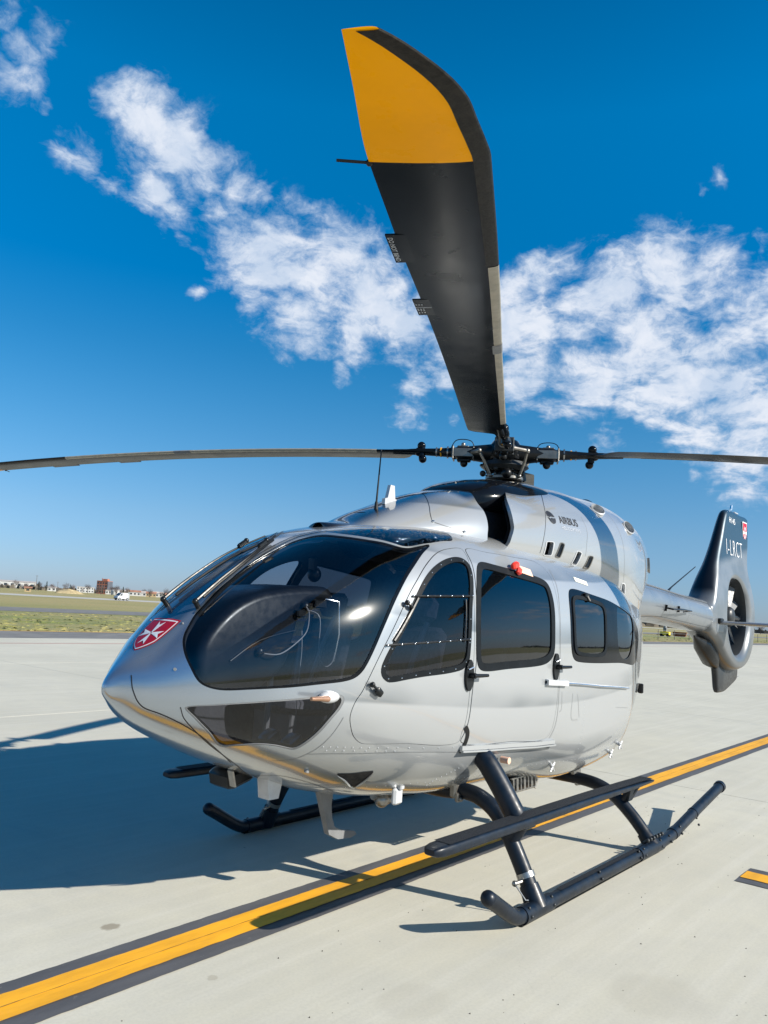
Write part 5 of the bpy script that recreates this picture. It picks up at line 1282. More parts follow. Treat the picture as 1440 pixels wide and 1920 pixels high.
for k in range(14):
    a = 2 * math.pi * k / 14; mb.ball((.11 * math.cos(a), .11 * math.sin(a), HZ - .12), .014, 8, 5)
mb.build('hub_flange', M['dark_metal_paint'], mast)
rr = random.Random(3)
mb = MB()
for k in range(26):
    a = rr.random() * 6.28; r_ = rr.uniform(.07, .19); z_ = rr.uniform(2.99, 3.15)
    if k % 2: mb.ball((r_ * math.cos(a), r_ * math.sin(a), z_), rr.uniform(.015, .032), 8, 6)
    else: mb.box((r_ * math.cos(a), r_ * math.sin(a), z_), (rr.uniform(.03, .07), rr.uniform(.03, .06), rr.uniform(.02, .05)), Matrix.Rotation(a, 3, 'Z'), .005)
mb.build('hub_fittings', M['dark_metal_paint'], mast, kind='stuff')
mb = MB(); mb.ball((.13, .10, 2.99), .045, 12, 8); mb.box((-.25, -.05, 3.01), (.08, .06, .14), None, .01); mb.box((-.16, .08, 3.05), (.05, .05, .18), Matrix.Rotation(.4, 3, 'Y'), .008)
mb.build('scissor_link', M['black'], mast)
AZ0 = R(29.5)
def blade_z(r): return 3.175 + .03 * r - .0152 * r * r
LE = pchip([.62, .80, .95, 1.2, 2.5, 4.17, 4.6, 4.85, 5.04, 5.126, 5.226, 5.317, 5.381, 5.443, 5.506, 5.564, 5.605], [.035, .045, .030, .020, .022, .038, .040, .040, .040, .0305, .0158, .0032, -.0159, -.044, -.081, -.120, -.155])
TE = pchip([.62, .80, .92, 1.1, 2.35, 3.49, 4.25, 4.7, 5.05, 5.43, 5.605], [-.055, -.075, -.268, -.276, -.288, -.292, -.295, -.287, -.278, -.240, -.222])
TH = pchip([.62, .85, 1.1, 5.0, 5.4, 5.605], [.030, .022, .018, .016, .008, .0025])
def make_blade(az, with_text, shaded=0):
    ca, sa = math.cos(az), math.sin(az)
    W_ = lambda u, v, z: Vector((u * ca - v * sa, u * sa + v * ca, z))
    rs = sorted(set(list(np.linspace(.62, 1.2, 12)) + list(np.linspace(1.2, 4.8, 25)) + [5.027, 5.033] + list(np.linspace(4.9, 5.605, 26))))
    # section: closed loop from the trailing edge along the top and back underneath
    ch = [1.0, .85, .6, .4, .25, .12, .05, .015, .0]
    def sect(r, grow=0.0, c0=0.0, c1=1.0):
        le, te, th = float(LE(r)), float(TE(r)), float(TH(r)); z0 = blade_z(r)
        tw = R(4.5) * (1 - r / 5.6) ; pts = []
        up = []; dn = []
        for c in ch:
            y_ = 5 * .9 * (.2969 * math.sqrt(c) - .126 * c - .3516 * c * c + .2843 * c ** 3 - .1036 * c ** 4) / .45
            v = le + (te - le) * c; up.append((v, y_ * th * 1.15)); dn.append((v, -y_ * th * .75))
        loop = up + dn[::-1][1:-1] + [dn[0]]
        return [(v, z0 + h - (v - le) * math.tan(tw) * -1.0 * 0.6) for v, h in loop]
    n = len(ch) * 2 - 1
    vs = []; fs = []; mi = []
    for r in rs:
        for v, z in sect(r): vs.append(W_(r, v, z))
    for i in range(len(rs) - 1):
        for k in range(n):
            fs.append((i * n + k, i * n + (k + 1) % n, (i + 1) * n + (k + 1) % n, (i + 1) * n + k)); mi.append(1 if rs[i] >= 5.030 else 0)
    fs += [tuple(range(n)), tuple(range((len(rs) - 1) * n, len(rs) * n))]; mi += [0, 1]
    mb = MB(); mb.v = [tuple(v) for v in vs]; mb.f = fs; mb.mi = mi; mb.sm = [True] * len(fs)
    bl = mb.build('rotor_blade', [M['blade'], M['blade_yellow']], H, 35)
    # erosion strips: thin shells wrapped round the leading edge
    def strip(name, r0, r1, cmax, mat, off):
        q = sorted(set([r0, r1] + [r for r in rs if r0 < r < r1])); cs = [cmax, cmax * .6, cmax * .3, cmax * .1, cmax * .02, 0.0]
        vs = []; m_ = 2 * len(cs) - 1
        for r in q:
            le, te, th = float(LE(r)), float(TE(r)), float(TH(r)); z0 = blade_z(r); tw = R(4.5) * (1 - r / 5.6)
            cw_ = cmax * .33 / max(abs(te - le), .05) * (1.0 if r < 4.9 else max(.55, 1.0))
            pts = []
            for sgn, seq in ((1, cs), (-1, cs[::-1][1:])):
                for c in seq:
                    c2 = c * cw_ / cmax; y_ = 10 * (.2969 * math.sqrt(c2) - .126 * c2 - .3516 * c2 * c2 + .2843 * c2 ** 3 - .1036 * c2 ** 4)
                    v = le + (te - le) * c2 + (off if c2 < .002 else 0)
                    pts.append((v, z0 + sgn * (y_ * th * (1.15 if sgn > 0 else .75) + off) + (v - le) * math.tan(tw) * .6))
            vs += [W_(r, v, z) for v, z in pts]
        fs = [(i * m_ + k, i * m_ + k + 1, (i + 1) * m_ + k + 1, (i + 1) * m_ + k) for i in range(len(q) - 1) for k in range(m_ - 1)]
        MB().add(vs, fs).build(name, mat, bl, 35)
    strip('erosion_strip', 4.20, 5.60, .135, M['erosion_black'], .0015)
    strip('erosion_strip', 1.15, 4.19, .115, M['erosion_steel'], .0015)
    strip('strip_patch', 2.93, 3.09, .14, M['grey_plastic'], .003)
    # trim tabs on the trailing edge
    for (r0, r1, ext, nm) in ((4.245, 4.51, .034, 'trim_tab'), (3.585, 3.80, .036, 'trim_tab')):
        mb = MB(); zz = [blade_z(r0) , blade_z(r1)]
        def tabp(u, v, off=0.0):
            te = float(TE(u)); le = float(LE(u)); tw = R(4.5) * (1 - u / 5.6)
            return W_(u, te - v, blade_z(u) + (te - v - le) * math.tan(tw) * .6 + off)
        vs = [tabp(u, v, o) for o in (-.003, .003) for u in (r0, r1) for v in (-.04, ext)]
        mb.add(vs, [(0, 1, 3, 2), (4, 6, 7, 5), (0, 4, 5, 1), (2, 3, 7, 6), (1, 5, 7, 3), (0, 2, 6, 4)]); tb = mb.build(nm, M['blade'], bl)
        if with_text and r0 > 4:
            fn = lambda u, v: tabp(r1 - .02 - (r1 - r0 - .04) * u, .004 + (1 - v) * .024 , -.0045)
            text_obj('do_not_bend_lettering', 'DO NOT BEND', fn, M['print_grey'], tb, 1.0, .01, 1.0)
        if with_text and r0 < 4:
            mb = MB(); mb.add([tabp(u, v, -.0042) for u in (3.695, 3.70) for v in (-.035, ext)], [(0, 1, 3, 2)]); mb.build('tab_gap', M['print_grey'], tb)
            mb = MB()
            for u in (3.62, 3.65, 3.67, 3.73, 3.75, 3.78):
                for v in (.0, .012, .024):
                    if (int(u * 1000) + int(v * 1000)) % 3: mb.add([tabp(u + a, v + b, -.0043) for a, b in ((0, 0), (.012, 0), (.012, .006), (0, .006))], [(0, 1, 2, 3)])
            mb.build('tab_marks', M['print_grey'], tb)
    te = float(TE(5.02)); q = W_(5.025, te, blade_z(5.025)); q2 = W_(5.045, te - .085, blade_z(5.04))
    mb = MB(); mb.tube([q, q2], .004, 6); mb.ball(q, .010, 8, 6); mb.build('static_wick', M['black'], bl)
    # root: flex beam, cuff, pendulum absorbers, pitch horn
    mb = MB(); mb.tube([W_(.10, -.0, HZ), W_(.45, -.0, HZ + .005), W_(.70, -.01, blade_z(.7)), W_(1.0, -.03, blade_z(1.0))], [.115, .058, .038, .030], 12, True, 0, .8)
    mb.build('blade_cuff', M['black'], bl)
    zc = HZ - .005
    mb = MB(); rot = Matrix.Rotation(az, 3, 'Z')
    mb.box(W_(.37, 0, zc + .005), (.15, .13, .11), rot, .02)
    cuff = mb.build('damper_block', M['black'], bl)
    mb = MB()
    for s_ in (-1, 1): mb.box(W_(.37, .072 * s_, zc), (.19, .010, .075), rot, .004)
    mb.box(W_(.455, 0, zc), (.014, .16, .12), rot, .006); mb.box(W_(.275, 0, zc), (.014, .15, .11), rot, .006)
    mb.box(W_(.37, .0, zc + .062), (.10, .09, .012), rot, .004); mb.ball(W_(.37, .02, zc + .08), .020, 10, 6)
    mb.build('damper_plates', M['titan'] if shaded == 0 else M['dark_metal_paint'], bl)  # fore and aft plates get a darker material: their shade is in the colour
    mb = MB()
    mb.tube(ease([W_(.27, .02, zc + .06), W_(.30, .03, zc + .11), W_(.37, .03, zc + .125), W_(.44, .03, zc + .11), W_(.48, .02, zc + .04)], 5), .0042, 6)
    mb.build('bonding_cable', M['black'], bl)
    mb = MB(); mb.ball(W_(.36, -.01, zc - .085), .034, 12, 8); mb.box(W_(.36, 0, zc - .06), (.12, .06, .03), rot, .008); mb.build('damper_mount', M['black'], bl)
    zb_ = blade_z(.74)
    mb = MB(); mb.ball(W_(.745, .0, zb_ + .055), .038, 14, 9); mb.ball(W_(.725, .03, zb_ - .072), .036, 14, 9); mb.tube([W_(.74, 0, zb_ + .06), W_(.735, .01, zb_ - .06)], .030, 12)
    mb.ball(W_(.765, .0, zb_ + .0), .042, 14, 9)
    mb.build('pendulum_absorber', M['gloss_black'], bl)
    for rr_, m_ in ((.50, M['steel']), (.56, M['line_yellow']), (.60, M['steel'])):
        MB().tube([W_(rr_, 0, blade_z(rr_) + .003), W_(rr_ + .012, 0, blade_z(rr_) + .003)], .055 - .012 * (rr_ > .52), 14).build('cuff_band', m_, bl)
    mb = MB(); mb.tube([W_(.12, .13, 2.98), W_(.17, .17, 3.09), W_(.22, .19, HZ - .01)], .013, 10)
    mb.ball(W_(.12, .13, 2.975), .018, 10, 6); mb.ball(W_(.22, .19, HZ - .01), .024, 10, 6); mb.tube([W_(.22, .19, HZ - .01), W_(.30, .05, HZ)], .017, 8)
    mb.build('pitch_link', M['titan'], bl)
for k in range(4): make_blade(AZ0 + k * math.pi / 2, k == 0, k in (0, 2))

# ---- cabin interior
fx = np.linspace(-.9, 2.45, 14); fw = [max(.2, float(FUS.P(np.array(FUS.S(x_)), np.array(FUS.t_of_z(x_, .80)[1]))[1]) - .07) for x_ in fx]
mb = MB(); mb.add([(x_, w_ * s_, .80) for x_, w_ in zip(fx, fw) for s_ in (-1, 1)], [(2 * i, 2 * i + 1, 2 * i + 3, 2 * i + 2) for i in range(13)]); mb.build('cabin_floor', M['liner'], H)
fl = MB(); fl.add([(3.05, -.26, 1.0), (3.05, .26, 1.0), (2.45, .52, .81), (2.45, -.52, .81)], [(0, 1, 2, 3)]); fl.build('cockpit_floor', M['pale_floor'], H)
sec = FUS.P(np.full(30, FUS.S(.30)), np.linspace(.02, .98, 30)) * [1, .93, 1]; sec[:, 2] = 1.4 + (sec[:, 2] - 1.4) * .93
mb = MB(); mb.add([tuple(p) for p in sec] + [(p[0], -p[1], p[2]) for p in sec[::-1]], [tuple(range(60))]); mb.build('bulkhead', M['liner'], H)
prof = [(3.30, 1.30), (3.35, 1.45), (3.32, 1.56), (3.17, 1.72), (3.00, 1.81), (2.80, 1.855), (2.42, 1.885), (2.385, 1.875), (2.365, 1.85), (2.36, 1.79), (2.60, 1.765), (2.66, 1.60), (2.72, 1.42), (3.0, 1.26)]
pr2 = resample(smooth_loop(prof, 4), .03)
mb = MB(); n = len(pr2); secs = [(-.30, .06), (-.285, .02), (-.25, .0), (.19, .0), (.225, .012), (.24, .045)]
vs = []
for y_, d_ in secs:
    q = inset(pr2, d_) if d_ else pr2
    vs += [(a, y_, b) for a, b in q]
fs = [(i * n + k, i * n + (k + 1) % n, (i + 1) * n + (k + 1) % n, (i + 1) * n + k) for i in range(len(secs) - 1) for k in range(n)] + [tuple(range(n)), tuple(range((len(secs) - 1) * n, len(secs) * n))]
hood = mb.add(vs, fs).build('instrument_panel', M['panel_black'], H, 60)
mb = MB(); mb.tube(ease([(3.15, .250, 1.45), (2.95, .250, 1.56), (2.68, .250, 1.62)], 4), .004, 6); mb.build('panel_trim', M['panel_black'], hood)
mb = MB(); mb.tube([(2.46, .26, 1.81), (2.38, .30, 1.80), (2.36, .30, 1.60), (2.37, .28, 1.44)], .006, 8); mb.build('grab_handle', M['chrome'], H)
mb = MB(); mb.ball((2.62, .25, 1.76), .03, 10, 7); mb.box((2.66, .25, 1.72), (.07, .05, .05), None, .008); mb.ball((2.95, .25, 1.50), .028, 10, 7); mb.box((2.50, .255, 1.78), (.10, .03, .05), None, .006)
mb.build('headset_socket', M['black'], hood)
mb = MB(); mb.tube(ease([(2.93, .27, 1.49), (2.84, .30, 1.49), (2.72, .30, 1.55), (2.64, .30, 1.62), (2.62, .29, 1.72), (2.64, .28, 1.76)], 5), .0038, 6)
mb.tube(ease([(2.62, .27, 1.74), (2.56, .32, 1.70), (2.56, .33, 1.50), (2.50, .33, 1.42), (2.44, .33, 1.44), (2.42, .33, 1.50)], 5), .003, 6)
mb.tube(ease([(2.66, .28, 1.62), (2.67, .3, 1.5), (2.68, .30, 1.30), (2.68, .30, 1.05)], 5), .0028, 6); mb.build('headset_cable', M['galv_cable'], H)
mb = MB(); mb.ball((2.30, .0, 1.965), .045, 14, 9, 0, (1, 1, 1.1)); mb.box((2.32, .0, 2.03), (.05, .05, .09), None, .01); mb.build('compass', M['black'], H)
def seat(x, y, zf, rec=.25):
    mb = MB(); mb.box((x, y, zf + .30), (.48, .46, .13), Matrix.Rotation(-.08, 3, 'Y'), .045)
    b_ = Matrix.Rotation(-rec, 3, 'Y'); mb.box((x - .26, y, zf + .60), (.12, .46, .56), b_, .045); mb.box((x - .36, y, zf + .98), (.10, .24, .18), b_, .04)
    s_ = mb.build('seat', M['seat'], H)
    mb = MB(); mb.box((x, y, zf + .18), (.36, .36, .30), None, .01); mb.build('seat_frame', M['grey_plastic'], s_)
    mb = MB()
    for d in (-.12, .12): mb.tube([(x - .26, y + d, zf + .90), (x - .16, y + d * .9, zf + .70), (x - .08, y + d * .5, zf + .38)], .02, 6)
    mb.build('harness', M['alloy'] if False else M['grey_plastic'], s_)
seat(2.02, .40, .80); seat(2.02, -.40, .80)
for y_ in (-.45, .45): seat(1.0, y_, .80)
mb = MB(); mb.tube([(2.38, .40, .80), (2.36, .40, 1.05), (2.44, .40, 1.20), (2.43, .40, 1.30)], .014, 8); mb.ball((2.43, .40, 1.31), .03, 10, 7); mb.build('cyclic_stick', M['black'], H)
for y_ in (.18, .36): MB().box((2.74, y_, .98), (.10, .09, .14), Matrix.Rotation(.5, 3, 'Y'), .01).build('rudder_pedal', M['steel'], H)
mb = MB(); mb.box((2.55, .40, .92), (.22, .16, .05), None, .01); mb.build('document_pouch', M['alloy'], H)
mb = MB(); mb.box((2.55, .42, .96), (.15, .10, .03), Matrix.Rotation(.3, 3, 'Z'), .006); mb.build('red_pouch', simple('dull_red', (.25, .06, .06), .6), H)
mb = MB(); mb.tube([(2.72, .10, .82), (2.70, .10, 1.60)], .018, 8); mb.tube([(2.72, .45, .86), (2.66, .45, 1.10)], .014, 8); mb.build('panel_support', M['grey_plastic'], H)

# ------------------------------------------------------------------ far edge of the airfield
VP = Vector((5.98, 3.56, 0))
def face(p): return math.atan2(p[1] - VP.y, p[0] - VP.x)          # bearing from the apron
M['white_wall'] = simple('white_wall', (0.46, 0.46, 0.45), 0.8, 0, 0, 0.08, .3)
M['brick_wall'] = simple('red_brick_wall', (0.33, 0.13, 0.085), 0.9, 0, 0, 0.15, .4)
M['dark_wall'] = simple('slate_wall', (0.075, 0.085, 0.105), 0.8, 0, 0, 0.15, .4)
M['roof_pale'] = simple('pale_roof', (0.40, 0.36, 0.33), 0.85, 0, 0, 0.15, .3)
M['roof_red'] = simple('clay_roof', (0.30, 0.15, 0.10), 0.85, 0, 0, 0.2, .3)
M['pane'] = simple('dark_pane', (0.03, 0.04, 0.05), 0.15, 0, 0.4)
M['ochre'] = simple('ochre_wall', (0.36, 0.27, 0.15), 0.85, 0, 0, 0.1, .6)
M['earth'] = simple('bare_earth', (0.34, 0.27, 0.15), 0.95, 0, 0, 0.25, .7)
M['bark'] = simple('bark', (0.085, 0.068, 0.058), 0.95, 0, 0, 0.25, 1.5)
M['twig'] = simple('bare_twigs', (0.105, 0.082, 0.078), 0.95, 0, 0, 0.35, .5)
M['conifer'] = simple('conifer_green', (0.018, 0.030, 0.020), 0.95, 0, 0, 0.4, .6)
M['scrub'] = simple('winter_scrub', (0.115, 0.098, 0.075), 0.95, 0, 0, 0.45, .05)
M['yellow_paint'] = simple('yellow_machine_paint', (0.72, 0.55, 0.02), 0.45, 0, 0.2)
M['rust'] = simple('rusty_steel', (0.22, 0.07, 0.03), 0.85, 0, 0, 0.3, 3)
M['galv'] = simple('galvanised_post', (0.30, 0.31, 0.31), 0.5, 0.4)
M['pole_wood'] = simple('weathered_pole', (0.12, 0.11, 0.10), 0.9)
def building(name, p, w, d_, h, wall, roof, label, cat='building', rz=None, floors=1, cols=5, pitch=0.0, group=None):
    root = empty(name, (p[0], p[1], -.03), (face(p) + math.pi / 2) if rz is None else rz, None, label=label, category=cat)
    if group: root['group'] = group
    MB().box((0, 0, h / 2), (w, d_, h)).build('wall', wall, root)
    mb = MB()
    if pitch > 0:
        mb.prism([(-d_ / 2 - .4, h), (d_ / 2 + .4, h), (0, h + pitch)], lambda a, b, c: Vector((c, a, b)), -w / 2 - .4, w / 2 + .4)
    else:
        mb.box((0, 0, h + .2), (w + .5, d_ + .5, .4))
    mb.build('roof', roof, root)
    sill = h / floors
    win = MB().box((0, 0, 0), (w / cols * .45, .16, sill * .42)).mesh('window', M['pane'])
    for f in range(floors):
        for c in range(cols):
            for s_ in (1, -1):
                o = link('window', win, root); o.location = (-w / 2 + (c + .5) * w / cols, s_ * (d_ / 2 + .02), sill * (f + .55))
    return root
building('warehouse', (-384.2, -807.4), 56, 20, 6.5, M['white_wall'], M['roof_pale'], 'long low white warehouse at the left end of the far tree line', 'warehouse', None, 1, 9, 1.5)
building('hut', (-153.2, -308.1), 2.4, 2.2, 1.5, M['ochre'], M['roof_red'], 'tiny ochre hut standing in the grass below the long warehouse', 'hut', None, 1, 1, .6)
building('shed', (-299.3, -559.0), 6, 5, 2.6, M['white_wall'], M['roof_pale'], 'small white shed beside the lone dark cypress', 'shed', None, 1, 2, .7)
building('office_block', (-401.0, -685.2), 15, 9, 5.0, M['white_wall'], M['roof_pale'], 'white two storey block left of the brick tower block', 'building', None, 2, 6)
t = empty('tower_block', (-362.6, -591.6, -.03), face((-362.6, -591.6)) + math.pi / 2 - .45, None, label='square dark and red brick tower block rising over the far trees', category='building')
MB().box((0, 0, 5.2), (9, 9, 10.4)).build('wall', M['brick_wall'], t)
MB().box((4.55, 0, 5.2), (.3, 9.2, 10.6)).build('end_wall', M['dark_wall'], t)
MB().box((-4.55, 0, 5.2), (.3, 9.2, 10.6)).build('end_wall', M['dark_wall'], t)
MB().box((0, 0, 10.6), (9.4, 9.4, .4)).build('roof', M['brick_wall'], t)
MB().box((-1, 0, 11.6), (4, 4, 1.8)).build('roof_house', M['brick_wall'], t)
MB().tube([(2, 1, 10.6), (2, 1, 13)], .3, 8).build('chimney', M['brick_wall'], t)
wm = MB().box((0, 0, 0), (1.2, .16, 1.3)).mesh('window', M['pane'])
for f in range(4):
    for c in range(4):
        for s_ in (1, -1):
            o = link('window', wm, t); o.location = (-3.3 + 2.2 * c, 4.52 * s_, 1.8 + 2.4 * f)
building('annex', (-357.5, -572.5), 9, 6, 3.2, M['white_wall'], M['roof_pale'], 'low white annex in front of the brick tower block', 'building', None, 1, 4)
t = empty('storage_tank', (-337.8, -536.3, -.03), 0, None, label='round white storage tank to the right of the brick tower block', category='tank')
MB().lathe([(0, 4.3), (1.5, 4.1), (2.6, 3.6), (3.0, 3.2), (3.0, 0)], (0, 0, 0), 'z', 24).build('shell', M['white_wall'], t)
MB().tube([(2.9, .6, 0), (2.9, .6, 3.4)], .08, 6).build('ladder', M['galv'], t)
rr = random.Random(21)
hs_ = [(-373.6, -584.6), (-378.6, -571.3), (-387.9, -577.8), (-389.2, -564.2), (-399.6, -570.5), (-402.9, -556.8), (-412.2, -562.2)]
for i, p in enumerate(hs_):
    building('house', p, rr.uniform(7, 11), rr.uniform(6, 8), rr.uniform(2.4, 3.4), M['white_wall'] if i % 3 else M['ochre'], M['roof_red'] if i % 2 else M['roof_pale'], 'small pitched roof house in the row right of the tower block', 'house', None, 1, 3, 1.5, 'small houses along the far airfield edge')
# mound of earth
mb = MB(); vs = [];fs = []; n = 28
for j in range(7):
    for k in range(n):
        a = 2 * math.pi * k / n; r_ = 1 - j / 6.0
        vs.append((7.0 * r_ * math.cos(a) * (1 + .12 * math.sin(3 * a + j)), 4.5 * r_ * math.sin(a), 2.0 * (1 - r_ ** 2) * (1 + .15 * math.sin(2 * a + 1.2 * j))))
for j in range(6):
    for k in range(n): fs.append((j * n + k, j * n + (k + 1) % n, (j + 1) * n + (k + 1) % n, (j + 1) * n + k))
mb.add(vs, fs); o = mb.build('earth_mound', M['earth'], None, label='low ochre mound of bare earth on the far grass', category='mound'); o.location = (-191.5, -344.3, -.05)
# poles and sign
for (p, h, lab, nm) in (((-225.2, -439.8), 9.0, 'tall leaning dark pole standing left of the cypress', 'utility_pole'), ((-283.5, -522.0), 7.0, 'shorter thin pole standing right of the cypress', 'utility_pole')):
    t = empty(nm, (p[0], p[1], 0), face(p), None, label=lab, category='pole')
    MB().tube([(0, 0, -.1), (.0, .25, h)], [.16, .10], 8).build('post', M['pole_wood'], t)
    MB().box((0, .24, h - .5), (.12, 1.6, .12)).build('crossarm', M['pole_wood'], t)
t = empty('runway_sign', (-104.1, -163.4, 0), face((-104.1, -163.4)), None, label='thin grey post with a small board beside the white van', category='sign')
MB().tube([(0, 0, -.1), (0, 0, 2.1)], .06, 8).build('post', M['galv'], t)
MB().box((0, 0, 1.9), (.05, .5, .4), None, .01).build('board', M['galv'], t)
# white van on the far grass
def van(p, rz):
    t = empty('van', (p[0], p[1], -.02), rz, None, label='white van parked beyond the far runway', category='van')
    prof = [(-1.55, .35), (-1.58, 1.0), (-1.52, 1.72), (-1.35, 1.84), (.45, 1.84), (.75, 1.75), (1.25, 1.12), (1.70, .98), (1.80, .75), (1.80, .38)]
    MB().prism(prof, lambda a, b, c: Vector((a, c, b)), -.78, .78).build('body', M['alloy'], t)
    MB().prism([(.50, 1.70), (.72, 1.68), (1.17, 1.13), (.50, 1.13)], lambda a, b, c: Vector((a, c, b)), -.79, .79).build('side_window', M['pane'], t)
    MB().prism([(.78, 1.74), (1.27, 1.12), (1.25, 1.10), (.74, 1.72)], lambda a, b, c: Vector((a + .02, c, b)), -.70, .70).build('windscreen', M['pane'], t)
    for x_ in (-1.0, 1.2):
        for y_ in (-.72, .72):
            w = MB().lathe([(0, .09), (.2, .09), (.32, .08), (.32, -.08), (.2, -.09), (0, -.09)], (x_, y_, .32), 'y', 18).build('wheel', M['rubber'], t)
            MB().lathe([(0, .1), (.18, .1), (.18, -.1), (0, -.1)], (x_, y_, .32), 'y', 12).build('rim', M['galv'], w)
    for y_ in (-.6, .6): MB().box((1.80, y_, .78), (.05, .22, .14), None, .02).build('headlight', M['chrome'], t)
    MB().box((1.83, 0, .45), (.06, 1.5, .16), None, .02).build('bumper', M['black'], t)
van((-106.1, -169.3), face((-106.1, -169.3)) + 2.2)
# yellow cart, rusty skip and wire fence behind the tail
t = empty('equipment_cart', (-125.0, -42.9, -.02), face((-125.0, -42.9)) + 1.3, None, label='small yellow ground equipment cart under the tail boom', category='cart')
b = MB().box((0, 0, .55), (1.5, .9, .55), None, .06).build('body', M['yellow_paint'], t)
MB().box((0, 0, 1.15), (.55, .5, .7), None, .06).build('engine_box', M['grey_plastic'], t)
MB().tube([(0, 0, 1.4), (0, 0, 1.75)], .22, 12).build('tank_top', M['galv'], t)
for x_ in (-.5, .5):
    for y_ in (-.42, .42): MB().lathe([(0, .07), (.24, .07), (.24, -.07), (0, -.07)], (x_, y_, .26), 'y', 16).build('wheel', M['rubber'], t)
MB().tube([(.7, 0, .4), (1.4, 0, .3)], .04, 8).build('tow_bar', M['black'], t)
t = empty('skip', (-136.2, -44.3, -.02), face((-136.2, -44.3)) + 1.5, None, label='low rust brown skip standing right of the yellow cart', category='skip')
MB().prism([(-1.15, .78), (1.15, .78), (.95, .05), (-.95, .05)], lambda a, b, c: Vector((a, c, b)), -.6, .6).build('bin', M['rust'], t)
MB().box((0, 0, .80), (2.36, 1.26, .06), None, .01).build('rim', M['rust'], t)
for x_ in (-.5, .0, .5): MB().box((x_, .61, .42), (.06, .05, .65)).build('rib', M['rust'], t)
t = empty('wire_fence', (0, 0, 0), 0, None, label='post and wire fence along the grass behind the tail', category='fence')
pm = MB().tube([(0, 0, -.1), (0, 0, 1.25)], .045, 8).mesh('fence_post', M['pole_wood'])
for k in range(24):
    o = link('fence_post', pm, t); o.location = (-60 - 6 * k, -33.5, 0)
for z_ in (.4, .8, 1.15):
    MB().tube([(-60, -33.45, z_), (-198, -33.45, z_)], .014, 5).build('wire', M['galv'], t)
# trees: a few meshes, each copied with its parts
def limb_tree(seed, h, conif=False):
    r_ = random.Random(seed); tr = MB(); cr = MB()
    if conif:
        tr.tube([(0, 0, 0), (0, 0, h * .5)], [.22, .1], 6)
        for k in range(420):
            u = r_.random() ** .8; z_ = h * (.06 + .94 * u); w_ = (h * .17) * (1 - u) ** .75 + .1
            a = r_.random() * 6.283; q = w_ * math.sqrt(r_.random()); s_ = h * .035 * (1.2 - u * .5)
            c = Vector((q * math.cos(a), q * math.sin(a), z_))
            cr.add([c + Vector((r_.uniform(-s_, s_), r_.uniform(-s_, s_), r_.uniform(-s_, s_ * 1.6))) for _ in range(3)], [(0, 1, 2)])
    else:
        tr.tube([(0, 0, 0), (.05, 0, h * .25), (.0, .1, h * .5)], [.24, .19, .1], 7)
        ends = []
        for k in range(8):
            a = 6.283 * k / 8 + r_.uniform(-.3, .3); b = h * r_.uniform(.22, .45); L_ = h * r_.uniform(.28, .48)
            e = Vector((math.cos(a) * L_ * .62, math.sin(a) * L_ * .62, b + L_ * .85)); m_ = Vector((math.cos(a) * L_ * .3, math.sin(a) * L_ * .3, b + L_ * .33))
            tr.tube([(0, 0, b), m_, e], [.09, .06, .025], 5); ends += [e, m_.lerp(e, .5)]
        ends += [Vector((0, 0, h * .82)), Vector((0, 0, h * .65))]
        for k in range(620):
            c = r_.choice(ends) + Vector((r_.gauss(0, h * .085), r_.gauss(0, h * .085), r_.gauss(.03 * h, h * .075)))
            d_ = Vector((r_.gauss(0, 1), r_.gauss(0, 1), r_.gauss(.6, .8))).normalized() * h * r_.uniform(.05, .11)
            s_ = d_.cross(Vector((r_.random(), r_.random(), .3))).normalized() * h * .006
            cr.add([c - s_, c + s_, c + d_], [(0, 1, 2)])
    return tr.mesh('trunk', M['bark']), cr.mesh('crown', M['conifer'] if conif else M['twig'])
kinds = [limb_tree(3, 7.0), limb_tree(8, 8.5), limb_tree(15, 6.0), limb_tree(31, 8.0, True)]
def tree(p, k, s, label, group=None):
    nm = 'cypress_tree' if k == 3 else 'bare_tree'
    t = empty(nm, (p[0], p[1], -.05), rr.random() * 6.28, None, label=label, category='tree'); t.scale = (s, s, s)
    if group: t['group'] = group
    link('trunk', kinds[k][0], t); link('crown', kinds[k][1], t)
tree((-286.6, -543.1), 3, .85, 'lone dark cypress between the two thin poles')
def bearing(deg, D): return (VP.x + D * math.cos(R(deg)), VP.y + D * math.sin(R(deg)))
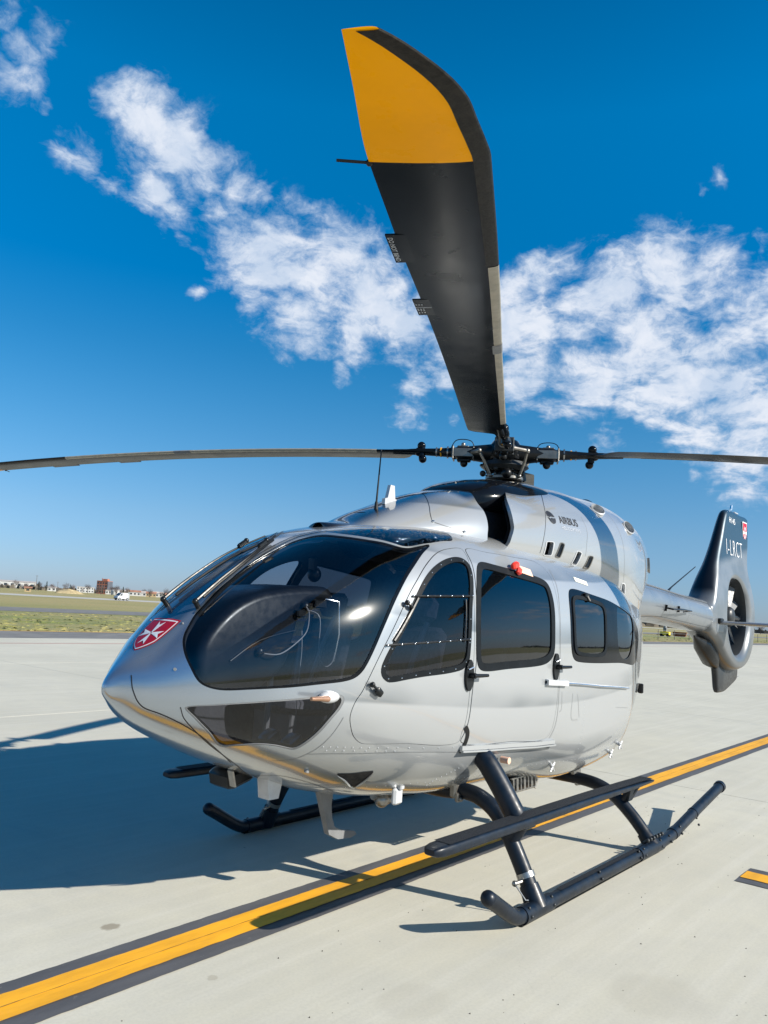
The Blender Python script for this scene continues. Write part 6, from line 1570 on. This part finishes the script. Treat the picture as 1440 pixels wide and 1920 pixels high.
for k in range(62):
    deg = rr.uniform(245.5, 232.5); D = rr.uniform(560, 820)
    tree(bearing(deg, D), rr.choice((0, 1, 2, 2, 0)), rr.uniform(.55, 1.05), 'bare grey brown winter tree in the far tree line on the left', 'bare trees along the far airfield edge')
for k in range(12):
    deg = rr.uniform(244.5, 232.8); tree(bearing(deg, rr.uniform(600, 700)), 3, rr.uniform(.5, .85), 'small dark conifer among the bare far trees on the left', 'dark conifers in the far tree line')
for k in range(34):
    deg = rr.uniform(202.5, 191.5); tree(bearing(deg, rr.uniform(520, 800)), rr.choice((0, 1, 2)), rr.uniform(.7, 1.15), 'bare grey brown winter tree in the far line behind the tail', 'bare trees behind the tail')
# low scrub that closes the horizon all round: nobody could count it
mb = MB()
for k in range(5200):
    deg = rr.uniform(150, 290); D = rr.uniform(780, 1150); p = bearing(deg, D)
    h = max(.8, rr.gauss(2.6, 1.1)); w_ = rr.uniform(2, 5.5); a = rr.random() * 3.14
    dx, dy = math.cos(a) * w_, math.sin(a) * w_
    mb.add([(p[0] - dx, p[1] - dy, -.1), (p[0] + dx, p[1] + dy, -.1), (p[0] + dx * .6, p[1] + dy * .6, h * rr.uniform(.6, 1)), (p[0] - dx * .1, p[1], h * 1.15), (p[0] - dx * .7, p[1] - dy * .7, h * rr.uniform(.5, .9))], [(0, 1, 2, 3, 4)])
me = bpy.data.meshes.new('far_scrub'); me.from_pydata(mb.v, [], mb.f); me.materials.append(M['scrub']); link('far_scrub', me, None, kind='stuff')
# tufts of grass on the verge behind the shoulder
mb = MB()
for k in range(3500):
    u = rr.random() ** 2.2
    x_ = -8 - 150 * u + rr.uniform(-4, 4) if rr.random() < .8 else rr.uniform(-60, 14); y_ = -28.9 - rr.random() ** 1.6 * 24
    h = rr.uniform(-.02, .03); a = rr.random() * 3.14; w_ = rr.uniform(.10, .30)
    mb.add([(x_ - math.cos(a) * w_, y_ - math.sin(a) * w_, -.035), (x_ + math.cos(a) * w_, y_ + math.sin(a) * w_, -.035), (x_ + rr.uniform(-.05, .05), y_, h)], [(0, 1, 2)])
me = bpy.data.meshes.new('grass_tufts'); me.from_pydata(mb.v, [], mb.f); me.materials.append(M['grass']); link('grass_tufts', me, None, kind='stuff')
